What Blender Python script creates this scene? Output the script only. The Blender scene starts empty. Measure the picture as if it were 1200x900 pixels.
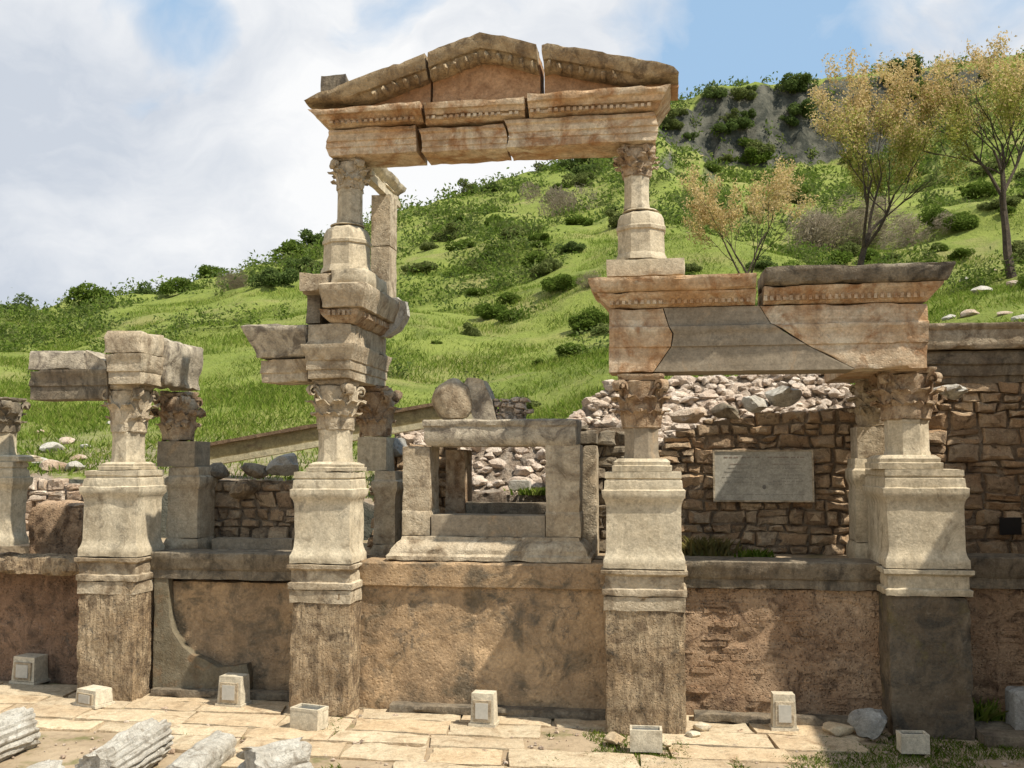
import bpy, bmesh, math, random
import numpy as np
from mathutils import Vector, noise
random.seed(7); RNG = np.random.default_rng(7)
S = bpy.context.scene; COL = S.collection
R = math.radians
# ------------------------------------------------------------------ camera
F, YAW, PIT = 1150.0, R(8.65), R(4.5)
CP = np.array([0, 0, 2.9])
FW = np.array([-math.sin(YAW)*math.cos(PIT), math.cos(YAW)*math.cos(PIT), math.sin(PIT)])
RT = np.array([math.cos(YAW), math.sin(YAW), 0.0]); UP = np.cross(RT, FW)
cam = bpy.data.objects.new('camera', bpy.data.cameras.new('camera')); COL.objects.link(cam)
cam.location = CP; cam.rotation_euler = (math.pi/2+PIT, 0, YAW)
cam.data.sensor_width = 36; cam.data.lens = 36*F/1200; cam.data.clip_end = 3000
S.camera = cam
# ------------------------------------------------------------------ light
SUN_AZ, SUN_EL = R(68.5), R(55)         # azimuth measured from the facade's outward normal towards +x
sd = Vector((math.sin(SUN_AZ)*math.cos(SUN_EL), -math.cos(SUN_AZ)*math.cos(SUN_EL), math.sin(SUN_EL)))
sun = bpy.data.objects.new('sun', bpy.data.lights.new('sun', 'SUN')); COL.objects.link(sun)
sun.data.energy = 4.5; sun.data.angle = R(0.8); sun.data.color = (1.0, 0.93, 0.82)
sun.rotation_euler = sd.to_track_quat('Z', 'Y').to_euler(); sun.location = (20, -10, 30)
S.view_settings.view_transform = 'Standard'; S.view_settings.look = 'None'
S.view_settings.exposure = 0.50; S.view_settings.gamma = 1
W = bpy.data.worlds.new('World'); S.world = W; W.use_nodes = True

class N:
    """small node-tree helper"""
    def __init__(s, nt): s.nt = nt; nt.nodes.clear()
    def n(s, t, ins=None, **kw):
        nd = s.nt.nodes.new('ShaderNode'+t)
        for k, v in kw.items(): setattr(nd, k, v)
        for k, v in (ins or {}).items():
            if isinstance(v, bpy.types.NodeSocket): s.nt.links.new(v, nd.inputs[k])
            else: nd.inputs[k].default_value = v
        return nd
    def noise(s, vec, scale, detail=5, rough=.6, dist=0):
        return s.n('TexNoise', {'Vector': vec, 'Scale': scale, 'Detail': detail, 'Roughness': rough, 'Distortion': dist}).outputs['Fac']
    def rng(s, v, a, b, c=0., d=1.):
        return s.n('MapRange', {0: v, 1: a, 2: b, 3: c, 4: d}, clamp=True).outputs[0]
    def mix(s, f, a, b, mode='MIX'):
        nd = s.nt.nodes.new('ShaderNodeMix'); nd.data_type = 'RGBA'; nd.blend_type = mode
        for k, v in ((0, f), (6, a), (7, b)):
            if isinstance(v, bpy.types.NodeSocket): s.nt.links.new(v, nd.inputs[k])
            else: nd.inputs[k].default_value = (*v, 1) if isinstance(v, tuple) and len(v) == 3 else v
        return nd.outputs[2]
    def m(s, op, a, b=0.):
        return s.n('Math', {0: a, 1: b}, operation=op).outputs[0]
    def scl(s, vec, sc):
        return s.n('VectorMath', {0: vec, 1: sc}, operation='MULTIPLY').outputs[0]

# sky: Nishita with broken cloud, bright and thick to the left
g = N(W.node_tree)
sky = g.n('TexSky', sky_type='NISHITA'); sky.sun_disc = False
sky.sun_elevation = SUN_EL; sky.sun_rotation = math.atan2(sd.x, sd.y); sky.dust_density = 1.2; sky.air_density = 1.0
dr = g.n('TexCoord').outputs['Generated']
wp = g.n('TexNoise', {'Vector': dr, 'Scale': 3.0, 'Detail': 5.0}).outputs['Color']
dw = g.n('VectorMath', {0: g.scl(wp, (.3, .3, .3)), 1: dr}, operation='ADD').outputs[0]
dws = g.scl(dw, (1, 1, 1.5))
cn = g.noise(dws, 4.2, 9, .56)
sep = g.n('SeparateXYZ', {0: dr})
left = g.rng(sep.outputs['X'], .30, -.30, -.17, .17)
def pdir(px, py):
    v = FW*F+RT*(px-600)-UP*(py-450); v = v/np.linalg.norm(v); return tuple(v)
dsm = g.n('VectorMath', {0: g.scl(wp, (.10, .10, .10)), 1: dr}, operation='ADD').outputs[0]
dsm = g.n('VectorMath', {0: dsm, 1: (.05, .05, .05)}, operation='SUBTRACT').outputs[0]
dsm = g.n('VectorMath', {0: dsm}, operation='NORMALIZE').outputs[0]
def blob(px, py, deg):
    d = g.n('VectorMath', {0: dsm, 1: pdir(px, py)}, operation='DOT_PRODUCT').outputs['Value']
    return g.n('MapRange', {0: d, 1: math.cos(R(deg)), 2: math.cos(R(deg*.35)), 3: 0., 4: 1.}, interpolation_type='SMOOTHSTEP', clamp=True).outputs[0]
m_ = g.m('ADD', cn, left)
for px, py, dg, am in ((880, 55, 11, -.24), (830, 110, 7, -.12), (185, 35, 6, -.22), (440, 8, 5, -.22), (215, 10, 3, -.1), (600, 5, 5, -.06), (745, 35, 6, .24), (1170, 15, 8, .26), (985, 25, 4, .12), (300, 150, 16, .12), (60, 230, 14, .15), (560, 190, 10, .2)):
    m_ = g.m('ADD', m_, g.m('MULTIPLY', blob(px, py, dg), am))
cov = g.rng(m_, .40, .62)
shade = g.noise(g.scl(dw, (1, 1, 1.8)), 3.4, 9, .6)
gl = g.m('ADD', g.m('MULTIPLY', blob(20, 290, 17), .11), g.m('MULTIPLY', blob(330, 130, 14), -.05))
gl = g.m('ADD', gl, g.m('MULTIPLY', blob(540, 210, 12), -.14))
gl = g.m('ADD', gl, g.m('MULTIPLY', blob(80, 130, 20), .07))
cc = g.mix(g.rng(g.m('SUBTRACT', shade, gl), .28, .60), (6.5, 7.0, 7.8), (10.3, 10.3, 10.3))
skyc = g.mix(.75, sky.outputs[0], (4.6, 7.0, 9.8))
out = g.mix(g.m('MULTIPLY', cov, .97), skyc, cc)
bg = g.n('Background', {'Color': out, 'Strength': .068})
g.nt.links.new(bg.outputs[0], g.n('OutputWorld').inputs[0])

# ------------------------------------------------------------------ pixel -> place
def at(px, py, Y):
    r = FW*F + RT*(px-600) - UP*(py-450)
    p = CP + r*(Y-CP[1])/r[1]
    return Vector(p)
def AX(px, Y, py=500): return at(px, py, Y).x
def AZ(px, py, Y): return at(px, py, Y).z
def gr(px, py, Z=0.0):
    r = FW*F + RT*(px-600) - UP*(py-450); p = CP + r*(Z-CP[2])/r[2]
    return Vector(p)

# ------------------------------------------------------------------ materials
MATS = {}
def stone(name, c1, c2, stain, scale=1.0, bump=.5, stain_amt=.5, strata=0., pits=.3, island=0., moss=None, drips=.3, rough=.9, lich=.45, ribs=0.):
    m = bpy.data.materials.new(name); m.use_nodes = True; g = N(m.node_tree)
    geo = g.n('NewGeometry'); pos = geo.outputs['Position']
    big = g.noise(pos, 1.3*scale, 6, .62, .6)
    col = g.mix(g.rng(big, .38, .62), c1, c2)
    if strata:
        st = g.noise(g.scl(pos, (.6, .6, 9)), 1.6*scale, 4, .6, .5)
        col = g.mix(g.m('MULTIPLY', g.rng(st, .42, .62), strata), col, tuple(x*.62 for x in c2))
    sn = g.noise(pos, 2.7*scale, 9, .68, 1.1)
    col = g.mix(g.rng(sn, .60-.2*stain_amt, .72-.16*stain_amt, 0., .85), col, stain)
    if drips:
        dn = g.noise(g.scl(pos, (7, 7, .7)), 1.0*scale, 5, .6, .2)
        col = g.mix(g.m('MULTIPLY', g.rng(dn, .5, .68), drips), col, tuple(x*.45 for x in stain))
    if island:
        ri = geo.outputs['Random Per Island']
        rr = g.n('ValToRGB', {0: ri}).outputs[0]
        cr = rr.node.color_ramp; cr.elements[0].color = (.42, .33, .27, 1); cr.elements[1].color = (1.55, 1.5, 1.4, 1)
        e = cr.elements.new(.35); e.color = (.95, .72, .5, 1); e = cr.elements.new(.6); e.color = (1.0, .95, .9, 1); e = cr.elements.new(.8); e.color=(.7,.68,.66,1)
        col = g.mix(island, col, rr, 'MULTIPLY')
    if moss:
        mn = g.noise(pos, 1.7, 8, .7, .8)
        col = g.mix(g.rng(mn, .57, .68, 0, .8), col, moss)
    if lich:
        ln = g.noise(pos, 5.5*scale, 10, .78, .4); l2 = g.noise(pos, 1.9*scale, 5, .6)
        col = g.mix(g.m('MULTIPLY', g.rng(ln, .53, .60, 0, lich), g.rng(l2, .42, .60)), col, (.085, .08, .068))
        wn = g.noise(pos, 9*scale, 9, .75, .3)
        col = g.mix(g.rng(wn, .60, .66, 0, lich*.8), col, tuple(min(.75, x*1.25+.05) for x in c1))
    fine = g.noise(pos, 38*scale, 6, .75)
    sp = g.noise(pos, 11*scale, 6, .7)
    col = g.mix(1.0, col, g.n('CombineColor', {0: g.rng(fine, .25, .75, .68, 1.28), 1: g.rng(fine, .25, .75, .68, 1.28), 2: g.rng(fine, .25, .75, .66, 1.26)}).outputs[0], 'MULTIPLY')
    v = g.rng(sp, .3, .7, .75, 1.2)
    col = g.mix(1.0, col, g.n('CombineColor', {0: v, 1: v, 2: v}).outputs[0], 'MULTIPLY')
    vor = g.n('TexVoronoi', {'Vector': pos, 'Scale': 26*scale}).outputs['Distance']
    h = g.m('ADD', g.m('MULTIPLY', fine, .35), g.m('MULTIPLY', sp, 1.0))
    h = g.m('ADD', h, g.m('MULTIPLY', g.rng(vor, 0, .35), pits))
    if ribs:
        rb = g.noise(g.scl(pos, (14, 14, 2.2)), 1.5, 5, .6, .5)
        h = g.m('ADD', h, g.m('MULTIPLY', rb, ribs))
        rv = g.rng(rb, .35, .62, .68, 1.15)
        col = g.mix(1.0, col, g.n('CombineColor', {0: rv, 1: rv, 2: rv}).outputs[0], 'MULTIPLY')
    bp = g.n('Bump', {'Height': h, 'Strength': bump, 'Distance': .035})
    b = g.n('BsdfPrincipled', {'Base Color': col, 'Roughness': rough, 'Normal': bp.outputs[0], 'Specular IOR Level': .25})
    g.nt.links.new(b.outputs[0], g.n('OutputMaterial').inputs[0])
    MATS[name] = m; return m
def plain(name, c, rough=.7, metal=0., var=.12, scale=20):
    m = bpy.data.materials.new(name); m.use_nodes = True; g = N(m.node_tree)
    pos = g.n('NewGeometry').outputs['Position']; f = g.noise(pos, scale, 5, .65)
    col = g.mix(g.rng(f, .3, .7), tuple(x*(1-var) for x in c), tuple(min(1, x*(1+var)) for x in c))
    b = g.n('BsdfPrincipled', {'Base Color': col, 'Roughness': rough, 'Metallic': metal})
    g.nt.links.new(b.outputs[0], g.n('OutputMaterial').inputs[0]); return m
def leafmat(name, cols, trans=.35):
    m = bpy.data.materials.new(name); m.use_nodes = True; g = N(m.node_tree)
    geo = g.n('NewGeometry'); r = g.n('ValToRGB', {0: geo.outputs['Random Per Island']}).outputs[0]
    cr = r.node.color_ramp
    for i, c in enumerate(cols):
        e = cr.elements[i] if i < 2 else cr.elements.new(.5)
        e.color = (*c, 1)
    for i, e in enumerate(sorted(cr.elements, key=lambda e: e.position)): pass
    for i in range(len(cols)): cr.elements[i].position = i/(len(cols)-1)
    for i, c in enumerate(cols): cr.elements[i].color = (*c, 1)
    pn = g.noise(geo.outputs['Position'], .5, 3, .6)
    col = g.mix(g.rng(pn, .35, .65, 0, .5), r, cols[0])
    d = g.n('BsdfDiffuse', {'Color': col}); t = g.n('BsdfTranslucent', {'Color': col})
    mx = g.n('MixShader', {0: trans, 1: d.outputs[0], 2: t.outputs[0]})
    g.nt.links.new(mx.outputs[0], g.n('OutputMaterial').inputs[0]); return m

cream = stone('cream_marble', (.60, .52, .38), (.49, .41, .285), (.24, .19, .125), stain_amt=.25, bump=.35, pits=.1)
cream_w = stone('weathered_marble', (.56, .475, .345), (.40, .315, .21), (.20, .145, .09), stain_amt=.55, bump=.6)
orange = stone('ochre_marble', (.70, .59, .43), (.52, .32, .165), (.33, .165, .07), stain_amt=.6, strata=.35, bump=.5, drips=.35)
brownc = stone('rusty_marble', (.54, .43, .30), (.38, .255, .15), (.20, .115, .06), scale=1.6, stain_amt=.6, bump=.8, drips=.3)
greyst = stone('restored_grey_stone', (.34, .285, .21), (.27, .22, .155), (.36, .26, .16), stain_amt=.2, strata=.3, bump=.15, pits=.0, drips=.15)
lichen = stone('lichened_marble', (.52, .45, .34), (.34, .29, .215), (.14, .115, .09), stain_amt=.6, bump=.6, scale=1.5)
darkst = stone('grey_lichen_stone', (.27, .225, .16), (.19, .15, .105), (.085, .072, .055), stain_amt=.55, bump=.6, scale=1.3, drips=.5)
pier_st = stone('picked_brown_stone', (.53, .405, .26), (.38, .265, .155), (.17, .115, .07), stain_amt=.55, bump=1.0, pits=.8, scale=1.5, ribs=2.2, lich=.7)
pier_dark = stone('dark_pier_stone', (.20, .16, .11), (.145, .108, .07), (.075, .066, .052), stain_amt=.6, bump=.6, pits=.2, scale=.9, moss=(.14, .115, .05))  # darker base tones than the other piers
mudd = stone('shaded_grimy_masonry', (.33, .21, .135), (.22, .135, .085), (.10, .07, .05), stain_amt=.55, bump=1.1, pits=.5, scale=1.1, lich=.6)  # far-left wall's shade and grime both mixed into this darker brown
plaster = stone('brown_wall_plaster', (.53, .365, .21), (.34, .235, .14), (.14, .115, .08), stain_amt=.55, bump=.9, pits=.3, scale=.75, lich=.6, moss=(.12, .10, .065))
mud = stone('eroded_brick_wall', (.53, .37, .235), (.39, .25, .15), (.13, .08, .05), stain_amt=.45, bump=1.2, pits=.6, scale=1.2, drips=.1)
rubm = stone('rubble_stone', (.54, .42, .285), (.42, .30, .19), (.13, .09, .06), stain_amt=.35, bump=1.0, pits=.5, scale=2, island=.55, drips=0)
rublit = stone('pale_rubble_stone', (.68, .58, .47), (.54, .41, .30), (.25, .17, .12), stain_amt=.4, bump=1.0, pits=.5, scale=2.2, island=.4, drips=0)
mortar = stone('earth_mortar', (.44, .34, .235), (.26, .19, .125), (.12, .085, .06), stain_amt=.4, bump=1.3, pits=.6, scale=3, drips=0)
heapm = stone('white_rubble_stone', (.76, .67, .57), (.62, .50, .40), (.34, .25, .18), stain_amt=.3, bump=1.0, pits=.5, scale=2.2, island=.25, drips=0, lich=.25)
rublitm = stone('pale_mortar', (.64, .54, .43), (.50, .385, .28), (.26, .18, .13), stain_amt=.5, bump=1.6, pits=.8, scale=3.4, drips=0)
white_m = stone('white_marble', (.60, .57, .50), (.47, .43, .36), (.24, .20, .15), stain_amt=.35, bump=.9, scale=2.2, pits=.4, drips=0)
grey_m = stone('grey_marble_rock', (.40, .39, .36), (.30, .285, .25), (.17, .15, .125), stain_amt=.35, bump=.7, scale=2.2, drips=0)
slabm = stone('yellow_paving', (.60, .505, .355), (.51, .405, .27), (.34, .25, .155), stain_amt=.4, bump=.5, pits=.2, scale=1.4, island=.3, drips=0, lich=.4)
concm = stone('pale_concrete', (.62, .55, .42), (.54, .47, .35), (.38, .32, .23), stain_amt=.3, bump=.25, scale=2, drips=.25, lich=.15)
plaqm = stone('plaque_marble', (.44, .41, .34), (.39, .365, .30), (.30, .275, .22), stain_amt=.2, bump=.1, pits=0, drips=.1, lich=.08)
glassm = plain('lamp_glass_dark', (.10, .105, .10), .25)
glassp = plain('lamp_glass_pale', (.46, .44, .38), .35)
woodm = stone('faded_timber', (.36, .30, .155), (.27, .215, .11), (.15, .10, .06), stain_amt=.3, bump=.3, drips=.1, strata=.4)
woodp = stone('pale_timber', (.62, .55, .36), (.52, .44, .27), (.3, .24, .15), stain_amt=.2, bump=.3, drips=0)
barkm = stone('tree_bark', (.10, .075, .05), (.065, .048, .034), (.03, .025, .02), bump=1., scale=3, drips=0)
inkm = plain('faded_red_ink', (.20, .115, .085), .8); inkg = plain('faded_grey_ink', (.17, .155, .13), .8)
grassm = leafmat('grass_blades', [(.115, .19, .025), (.175, .25, .036), (.25, .31, .055), (.37, .36, .12)], .4)
grassd = leafmat('weed_blades', [(.07, .12, .015), (.13, .19, .025), (.22, .24, .05)], .4)
bushd = leafmat('dark_shrub_leaves', [(.08, .12, .035), (.115, .16, .045), (.155, .20, .06)], .4)
bushm = leafmat('green_shrub_leaves', [(.085, .135, .022), (.125, .18, .032), (.175, .225, .048)], .4)
busho = leafmat('olive_shrub_leaves', [(.12, .15, .045), (.16, .19, .06), (.21, .23, .08)], .35)
bushb = leafmat('bare_twig_shrub', [(.24, .20, .14), (.31, .26, .18), (.38, .33, .23)], .3)
ochre = leafmat('ochre_blossom', [(.50, .37, .16), (.62, .47, .23), (.70, .56, .34), (.40, .36, .10)], .4)
ochreg = leafmat('yellow_green_leaves', [(.24, .27, .05), (.34, .33, .08), (.48, .41, .15), (.19, .24, .05)], .4)

def hillmat():
    m = bpy.data.materials.new('hillside_ground'); m.use_nodes = True; g = N(m.node_tree)
    geo = g.n('NewGeometry'); pos = geo.outputs['Position']
    a = g.noise(pos, .12, 8, .62, .6); b_ = g.noise(pos, .9, 8, .7); c = g.noise(pos, 5, 6, .7)
    col = g.mix(g.rng(a, .38, .62), (.155, .205, .036), (.215, .255, .055))
    col = g.mix(g.rng(b_, .5, .66, 0, .75), col, (.095, .13, .03))
    y = g.noise(pos, .22, 8, .68, .4)
    col = g.mix(g.rng(y, .50, .64, 0, .7), col, (.28, .25, .105))
    col = g.mix(g.rng(c, .35, .7, 0, .35), col, (.30, .31, .09))
    # bare stony earth close behind the walls and on steep rock
    sep = g.n('SeparateXYZ', {0: pos})
    near = g.rng(sep.outputs['Y'], 19, 14.6)
    e = g.noise(pos, .7, 6, .65)
    ef = g.m('MULTIPLY', near, g.rng(e, .40, .50))
    ec = g.mix(g.rng(c, .4, .6), (.28, .21, .14), (.40, .33, .25))
    col = g.mix(ef, col, ec)
    nz = g.n('SeparateXYZ', {0: geo.outputs['Normal']}).outputs['Z']
    rk = g.mix(g.rng(g.noise(pos, .5, 8, .7), .4, .6), (.045, .048, .038), (.135, .13, .10))
    col = g.mix(g.rng(g.m('ADD', nz, g.m('MULTIPLY', b_, .1)), .80, .70), col, rk)
    bp = g.n('Bump', {'Height': g.m('ADD', b_, g.m('MULTIPLY', c, .4)), 'Strength': .8, 'Distance': .4})
    b = g.n('BsdfPrincipled', {'Base Color': col, 'Roughness': .95, 'Normal': bp.outputs[0], 'Specular IOR Level': .1})
    g.nt.links.new(b.outputs[0], g.n('OutputMaterial').inputs[0]); return m
def soilmat():
    m = bpy.data.materials.new('soil_ground'); m.use_nodes = True; g = N(m.node_tree)
    pos = g.n('NewGeometry').outputs['Position']
    a = g.noise(pos, .8, 8, .65); b_ = g.noise(pos, 9, 8, .7)
    col = g.mix(g.rng(a, .4, .6), (.42, .325, .21), (.31, .23, .14))
    col = g.mix(g.rng(b_, .5, .7, 0, .6), col, (.19, .14, .085))
    col = g.mix(g.rng(g.noise(pos, 1.6, 7, .7), .54, .64, 0, .7), col, (.12, .13, .03))
    bp = g.n('Bump', {'Height': b_, 'Strength': .8, 'Distance': .04})
    b = g.n('BsdfPrincipled', {'Base Color': col, 'Roughness': .95, 'Normal': bp.outputs[0]})
    g.nt.links.new(b.outputs[0], g.n('OutputMaterial').inputs[0]); return m
hillm, soilm = hillmat(), soilmat()

# ------------------------------------------------------------------ object helpers
def tag(o, label=None, cat=None, group=None, kind=None):
    if label: o['label'] = label
    if cat: o['category'] = cat
    if group: o['group'] = group
    if kind: o['kind'] = kind
    return o
def thing(name, label, cat, loc, group=None):
    o = bpy.data.objects.new(name, None); COL.objects.link(o); o.location = loc; o.empty_display_size = .1
    return tag(o, label, cat, group)
def rootloc(p):
    v = Vector((0, 0, 0))
    while p is not None: v += p.location; p = p.parent
    return v
def link(name, me, mat, parent=None, loc=None):
    me.name = name
    if mat: me.materials.append(mat)
    o = bpy.data.objects.new(name, me); COL.objects.link(o)
    off = Vector(loc) if loc is not None else Vector((0, 0, 0))
    if parent is not None:
        o.parent = parent; off = rootloc(parent)
    elif loc is not None: o.location = loc
    if off.length: 
        n = len(me.vertices); a = np.empty(n*3, np.float32); me.vertices.foreach_get('co', a)
        a = a.reshape(-1, 3)-np.array(off, np.float32); me.vertices.foreach_set('co', a.ravel()); me.update()
    return o
def dice(bm, s):
    for _ in range(9):
        ed = [e for e in bm.edges if e.calc_length() > s*1.45]
        if not ed: break
        bmesh.ops.subdivide_edges(bm, edges=ed, cuts=1, use_grid_fill=True)
def weather(bm, amp=.006, freq=3., edge=.008, seed=0, chip=.0, chipf=2.5, fine=.3):
    """uneven faces, rounded arrises and broken-off chips"""
    bm.normal_update()
    o = Vector((seed*13.7, seed*5.1, seed*9.3)); mv = []
    sharp = {}
    for e in bm.edges:
        if len(e.link_faces) == 2 and e.calc_face_angle(0) > .6:
            for v in e.verts: sharp[v] = sharp.get(v, 0)+1
    for v in bm.verts:
        p = v.co*freq+o
        d = noise.noise(p)*amp + noise.noise(p*4.3)*amp*fine
        if v in sharp:
            k = noise.noise(v.co*5+o)
            d -= edge*(.35+max(0, k+.1)*2.2)
        if chip:
            c = noise.noise(v.co*chipf+o*2)+.4*noise.noise(v.co*chipf*3+o)
            if c > .22: d -= chip*min(1, (c-.22)*4)*(1.0 if v in sharp else .55)
        mv.append(v.normal*d)
    for v, d in zip(bm.verts, mv): v.co += d
def done(bm, name, mat, parent=None, smooth=True, ang=38, loc=None):
    bmesh.ops.remove_doubles(bm, verts=bm.verts, dist=1e-5)
    bmesh.ops.recalc_face_normals(bm, faces=bm.faces)
    me = bpy.data.meshes.new(name); bm.to_mesh(me); bm.free()
    if smooth:
        me.polygons.foreach_set('use_smooth', [True]*len(me.polygons)); me.set_sharp_from_angle(angle=R(ang))
    return link(name, me, mat, parent, loc)
SEED = [0]
def nextseed(): SEED[0] += 1; return SEED[0]
def ringstack(bm, rings):
    """rings: lists of points of equal length, bottom to top, closed with caps"""
    vs = [[bm.verts.new(p) for p in r] for r in rings]
    n = len(vs[0])
    for a, b in zip(vs, vs[1:]):
        for i in range(n): bm.faces.new((a[i], a[(i+1) % n], b[(i+1) % n], b[i]))
    bm.faces.new(vs[0][::-1]).normal_update(); bm.faces.new(vs[-1]).normal_update()
def stack_bm(x0, x1, y0, y1, prof, fac=(1, 1, 1, 1)):
    """a moulded block: plan rectangle grown by o at each height z; fac scales the growth left,right,front,back"""
    bm = bmesh.new(); rings = []
    for o, z in prof:
        a, b, c, d = x0-o*fac[0], x1+o*fac[1], y0-o*fac[2], y1+o*fac[3]
        rings.append([(a, c, z), (b, c, z), (b, d, z), (a, d, z)])
    ringstack(bm, rings); return bm
def stack(name, x0, x1, y0, y1, prof, mat, parent, s=.05, fac=(1, 1, 1, 1), **w):
    bm = stack_bm(x0, x1, y0, y1, prof, fac); dice(bm, s)
    weather(bm, seed=nextseed(), **w); return done(bm, name, mat, parent)
def block(name, x0, x1, y0, y1, z0, z1, mat, parent, s=.05, **w):
    return stack(name, x0, x1, y0, y1, [(0, z0), (0, z1)], mat, parent, s, **w)
def ribbon(name, path, bands, Yb, mat, parent, s=.05, skew=None, **w):
    """path: (x, z) of the top edge left to right; bands: (drop, Y); skew(t, i)->dx with t=0 left end .. 1 right"""
    bm = bmesh.new(); rings = []
    for k, (x, z) in enumerate(path):
        pts = [(0., Yb)]+list(bands)+[(bands[-1][0], Yb)]
        ring = []
        for i, (d, Y) in enumerate(pts):
            dx = skew(k/(len(path)-1), d) if skew else 0
            ring.append((x+dx, Y, z-d))
        rings.append(ring)
    ringstack(bm, rings); dice(bm, s); weather(bm, seed=nextseed(), **w)
    return done(bm, name, mat, parent)
def poly(name, pts, y0, y1, mat, parent, s=.06, **w):
    """outline in x,z with thickness from y0 to y1"""
    bm = bmesh.new(); ringstack(bm, [[(x, y0, z) for x, z in pts], [(x, y1, z) for x, z in pts]])
    bmesh.ops.triangulate(bm, faces=[f for f in bm.faces if len(f.verts) > 4])
    dice(bm, s); weather(bm, seed=nextseed(), **w); return done(bm, name, mat, parent)
def rock_bm(c, r, seed, sub=3, rough=.25, flat=0., sq=0., nb=6):
    bm = bmesh.new(); bmesh.ops.create_icosphere(bm, subdivisions=sub, radius=1)
    o = Vector((seed*3.1, seed*7.7, seed*1.9))
    for v in bm.verts:
        n = v.co.copy()
        k = max(abs(n.x), abs(n.y), abs(n.z)); n2 = n.lerp(n/k*.82, sq)
        f = 1+rough*noise.noise(n*1.3+o)*1.6+rough*.5*noise.noise(n*3.4+o)
        n2 = n2*f
        # planar breaks
        for q in range(nb):
            d = Vector((math.sin(seed*1.7+q*2.1), math.cos(seed*2.3+q*1.3), math.sin(seed+q*3.7))).normalized()
            t = n2.dot(d)-.70
            if t > 0: n2 -= d*t*.92
        v.co = Vector((c[0]+n2.x*r[0], c[1]+n2.y*r[1], c[2]+n2.z*r[2]))
    return bm
def rock(name, c, r, mat, parent=None, label=None, cat='rock', group=None, **k):
    bm = rock_bm(c, r, nextseed(), **k)
    o = done(bm, name, mat, parent, ang=30, loc=(None if parent is not None else (c[0], c[1], c[2]-r[2])))
    if label: tag(o, label, cat, group)
    return o
def frombuf(name, V, Fq, mat, parent=None, k=4, smooth=False, loc=None):
    me = bpy.data.meshes.new(name); V = np.asarray(V, np.float32).reshape(-1, 3); Fq = np.asarray(Fq, np.int32).reshape(-1, k)
    me.vertices.add(len(V)); me.vertices.foreach_set('co', V.ravel())
    me.loops.add(Fq.size); me.loops.foreach_set('vertex_index', Fq.ravel())
    me.polygons.add(len(Fq)); me.polygons.foreach_set('loop_start', np.arange(0, Fq.size, k, dtype=np.int32))
    me.polygons.foreach_set('loop_total', np.full(len(Fq), k, np.int32))
    if smooth: me.polygons.foreach_set('use_smooth', [True]*len(Fq))
    me.update(calc_edges=True); me.validate()
    return link(name, me, mat, parent, loc)

# ================================================================== TERRAIN
PXK = [-900, -300, 0, 60, 120, 200, 270, 340, 400, 480, 560, 640, 700, 770, 830, 900, 1000, 1060, 1200, 1500, 2200]
PYC = [392, 378, 366, 360, 350, 337, 322, 304, 275, 243, 220, 195, 182, 130, 110, 104, 97, 84, 62, 60, 120]
DC  = [70, 70, 72, 74, 76, 80, 86, 92, 98, 106, 114, 122, 130, 150, 155, 160, 165, 168, 170, 170, 170]
Z0K = [2.2, 2.4, 2.6, 2.6, 2.6, 2.6, 2.55, 2.5, 2.4, 2.0, 1.9, 2.3, 3.0, 3.3, 3.4, 3.6, 3.9, 4.1, 4.6, 4.8, 4.0]
def rat(px): 
    p = at(px, 500, 10.0); return p.x/10.0
RK = np.array([rat(p) for p in PXK])
ZC = np.array([AZ(px, py, d*math.cos(math.atan(r))) for px, py, d, r in zip(PXK, PYC, DC, RK)])
YC = np.array([d*math.cos(math.atan(r)) for d, r in zip(DC, RK)])
def terrain(X, Y):
    X = np.asarray(X, float); Y = np.asarray(Y, float); r = X/np.maximum(Y, 1e-3)
    z0 = np.interp(r, RK, Z0K); zc = np.interp(r, RK, ZC); yc = np.interp(r, RK, YC)
    s = (Y-14.2)/(yc-14.2)
    t = np.clip(s, 0, 1)
    z = z0+(zc-z0)*(t**np.interp(r, [-.6, -.1, .15, .5], [1.02, 1.15, 1.30, 1.30]))
    # cliff band under the right-hand crest
    rw = r+.012*np.sin(Y*.21)+.008*np.sin(X*.9); cl = np.clip((rw-.0)/.05, 0, 1)*np.clip((.34-rw)/.12, 0, 1)
    st = 1/(1+np.exp(-np.clip((t-.885-.010*np.sin(X*.35)-.006*np.sin(X*1.1+1)-.004*np.sin(X*2.7)), -.5, .5)*170))
    z = z-cl*(zc-z0)*(.15*(1-st))*np.clip((t-.35)/.5, 0, 1)+cl*(zc-z0)*.06*np.clip((t-.885)/.02, 0, 1)*(1-t)/.115
    z = np.where(s > 1, zc-(s-1)*(zc-z0)*.25, z)
    amp = np.clip((Y-15)/30, 0, 1)
    z = z+amp*(.5*np.sin(X*.31+Y*.17)+.35*np.sin(X*.13-Y*.29+1)+.25*np.sin(X*.71+Y*.53+2))*np.clip(1.1-s, .1, 1)*1.2
    return z
def tz(x, y): return float(terrain(x, y))
rs = np.concatenate([np.linspace(-1.6, RK[0], 8, endpoint=False), np.linspace(RK[0], RK[-1], 330), np.linspace(RK[-1]+.1, 2.2, 8)])
ys = np.concatenate([14.2*(260/14.2)**np.linspace(0, 1, 270)])
rr, yy = np.meshgrid(rs, ys); xx = rr*yy; zz = terrain(xx, yy)
fn = np.array([noise.fractal(Vector((x*.25, y*.25, 0)), 1, 2, 4) for x, y in zip(xx.ravel(), yy.ravel())]).reshape(xx.shape)
zz = zz+fn*np.clip((yy-15)/40, 0.08, 1)*.55
zz[0, :] = -.2
nr, nc = xx.shape; idx = np.arange(nr*nc).reshape(nr, nc)
Fq = np.stack([idx[:-1, :-1], idx[:-1, 1:], idx[1:, 1:], idx[1:, :-1]], -1).reshape(-1, 4)
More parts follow.
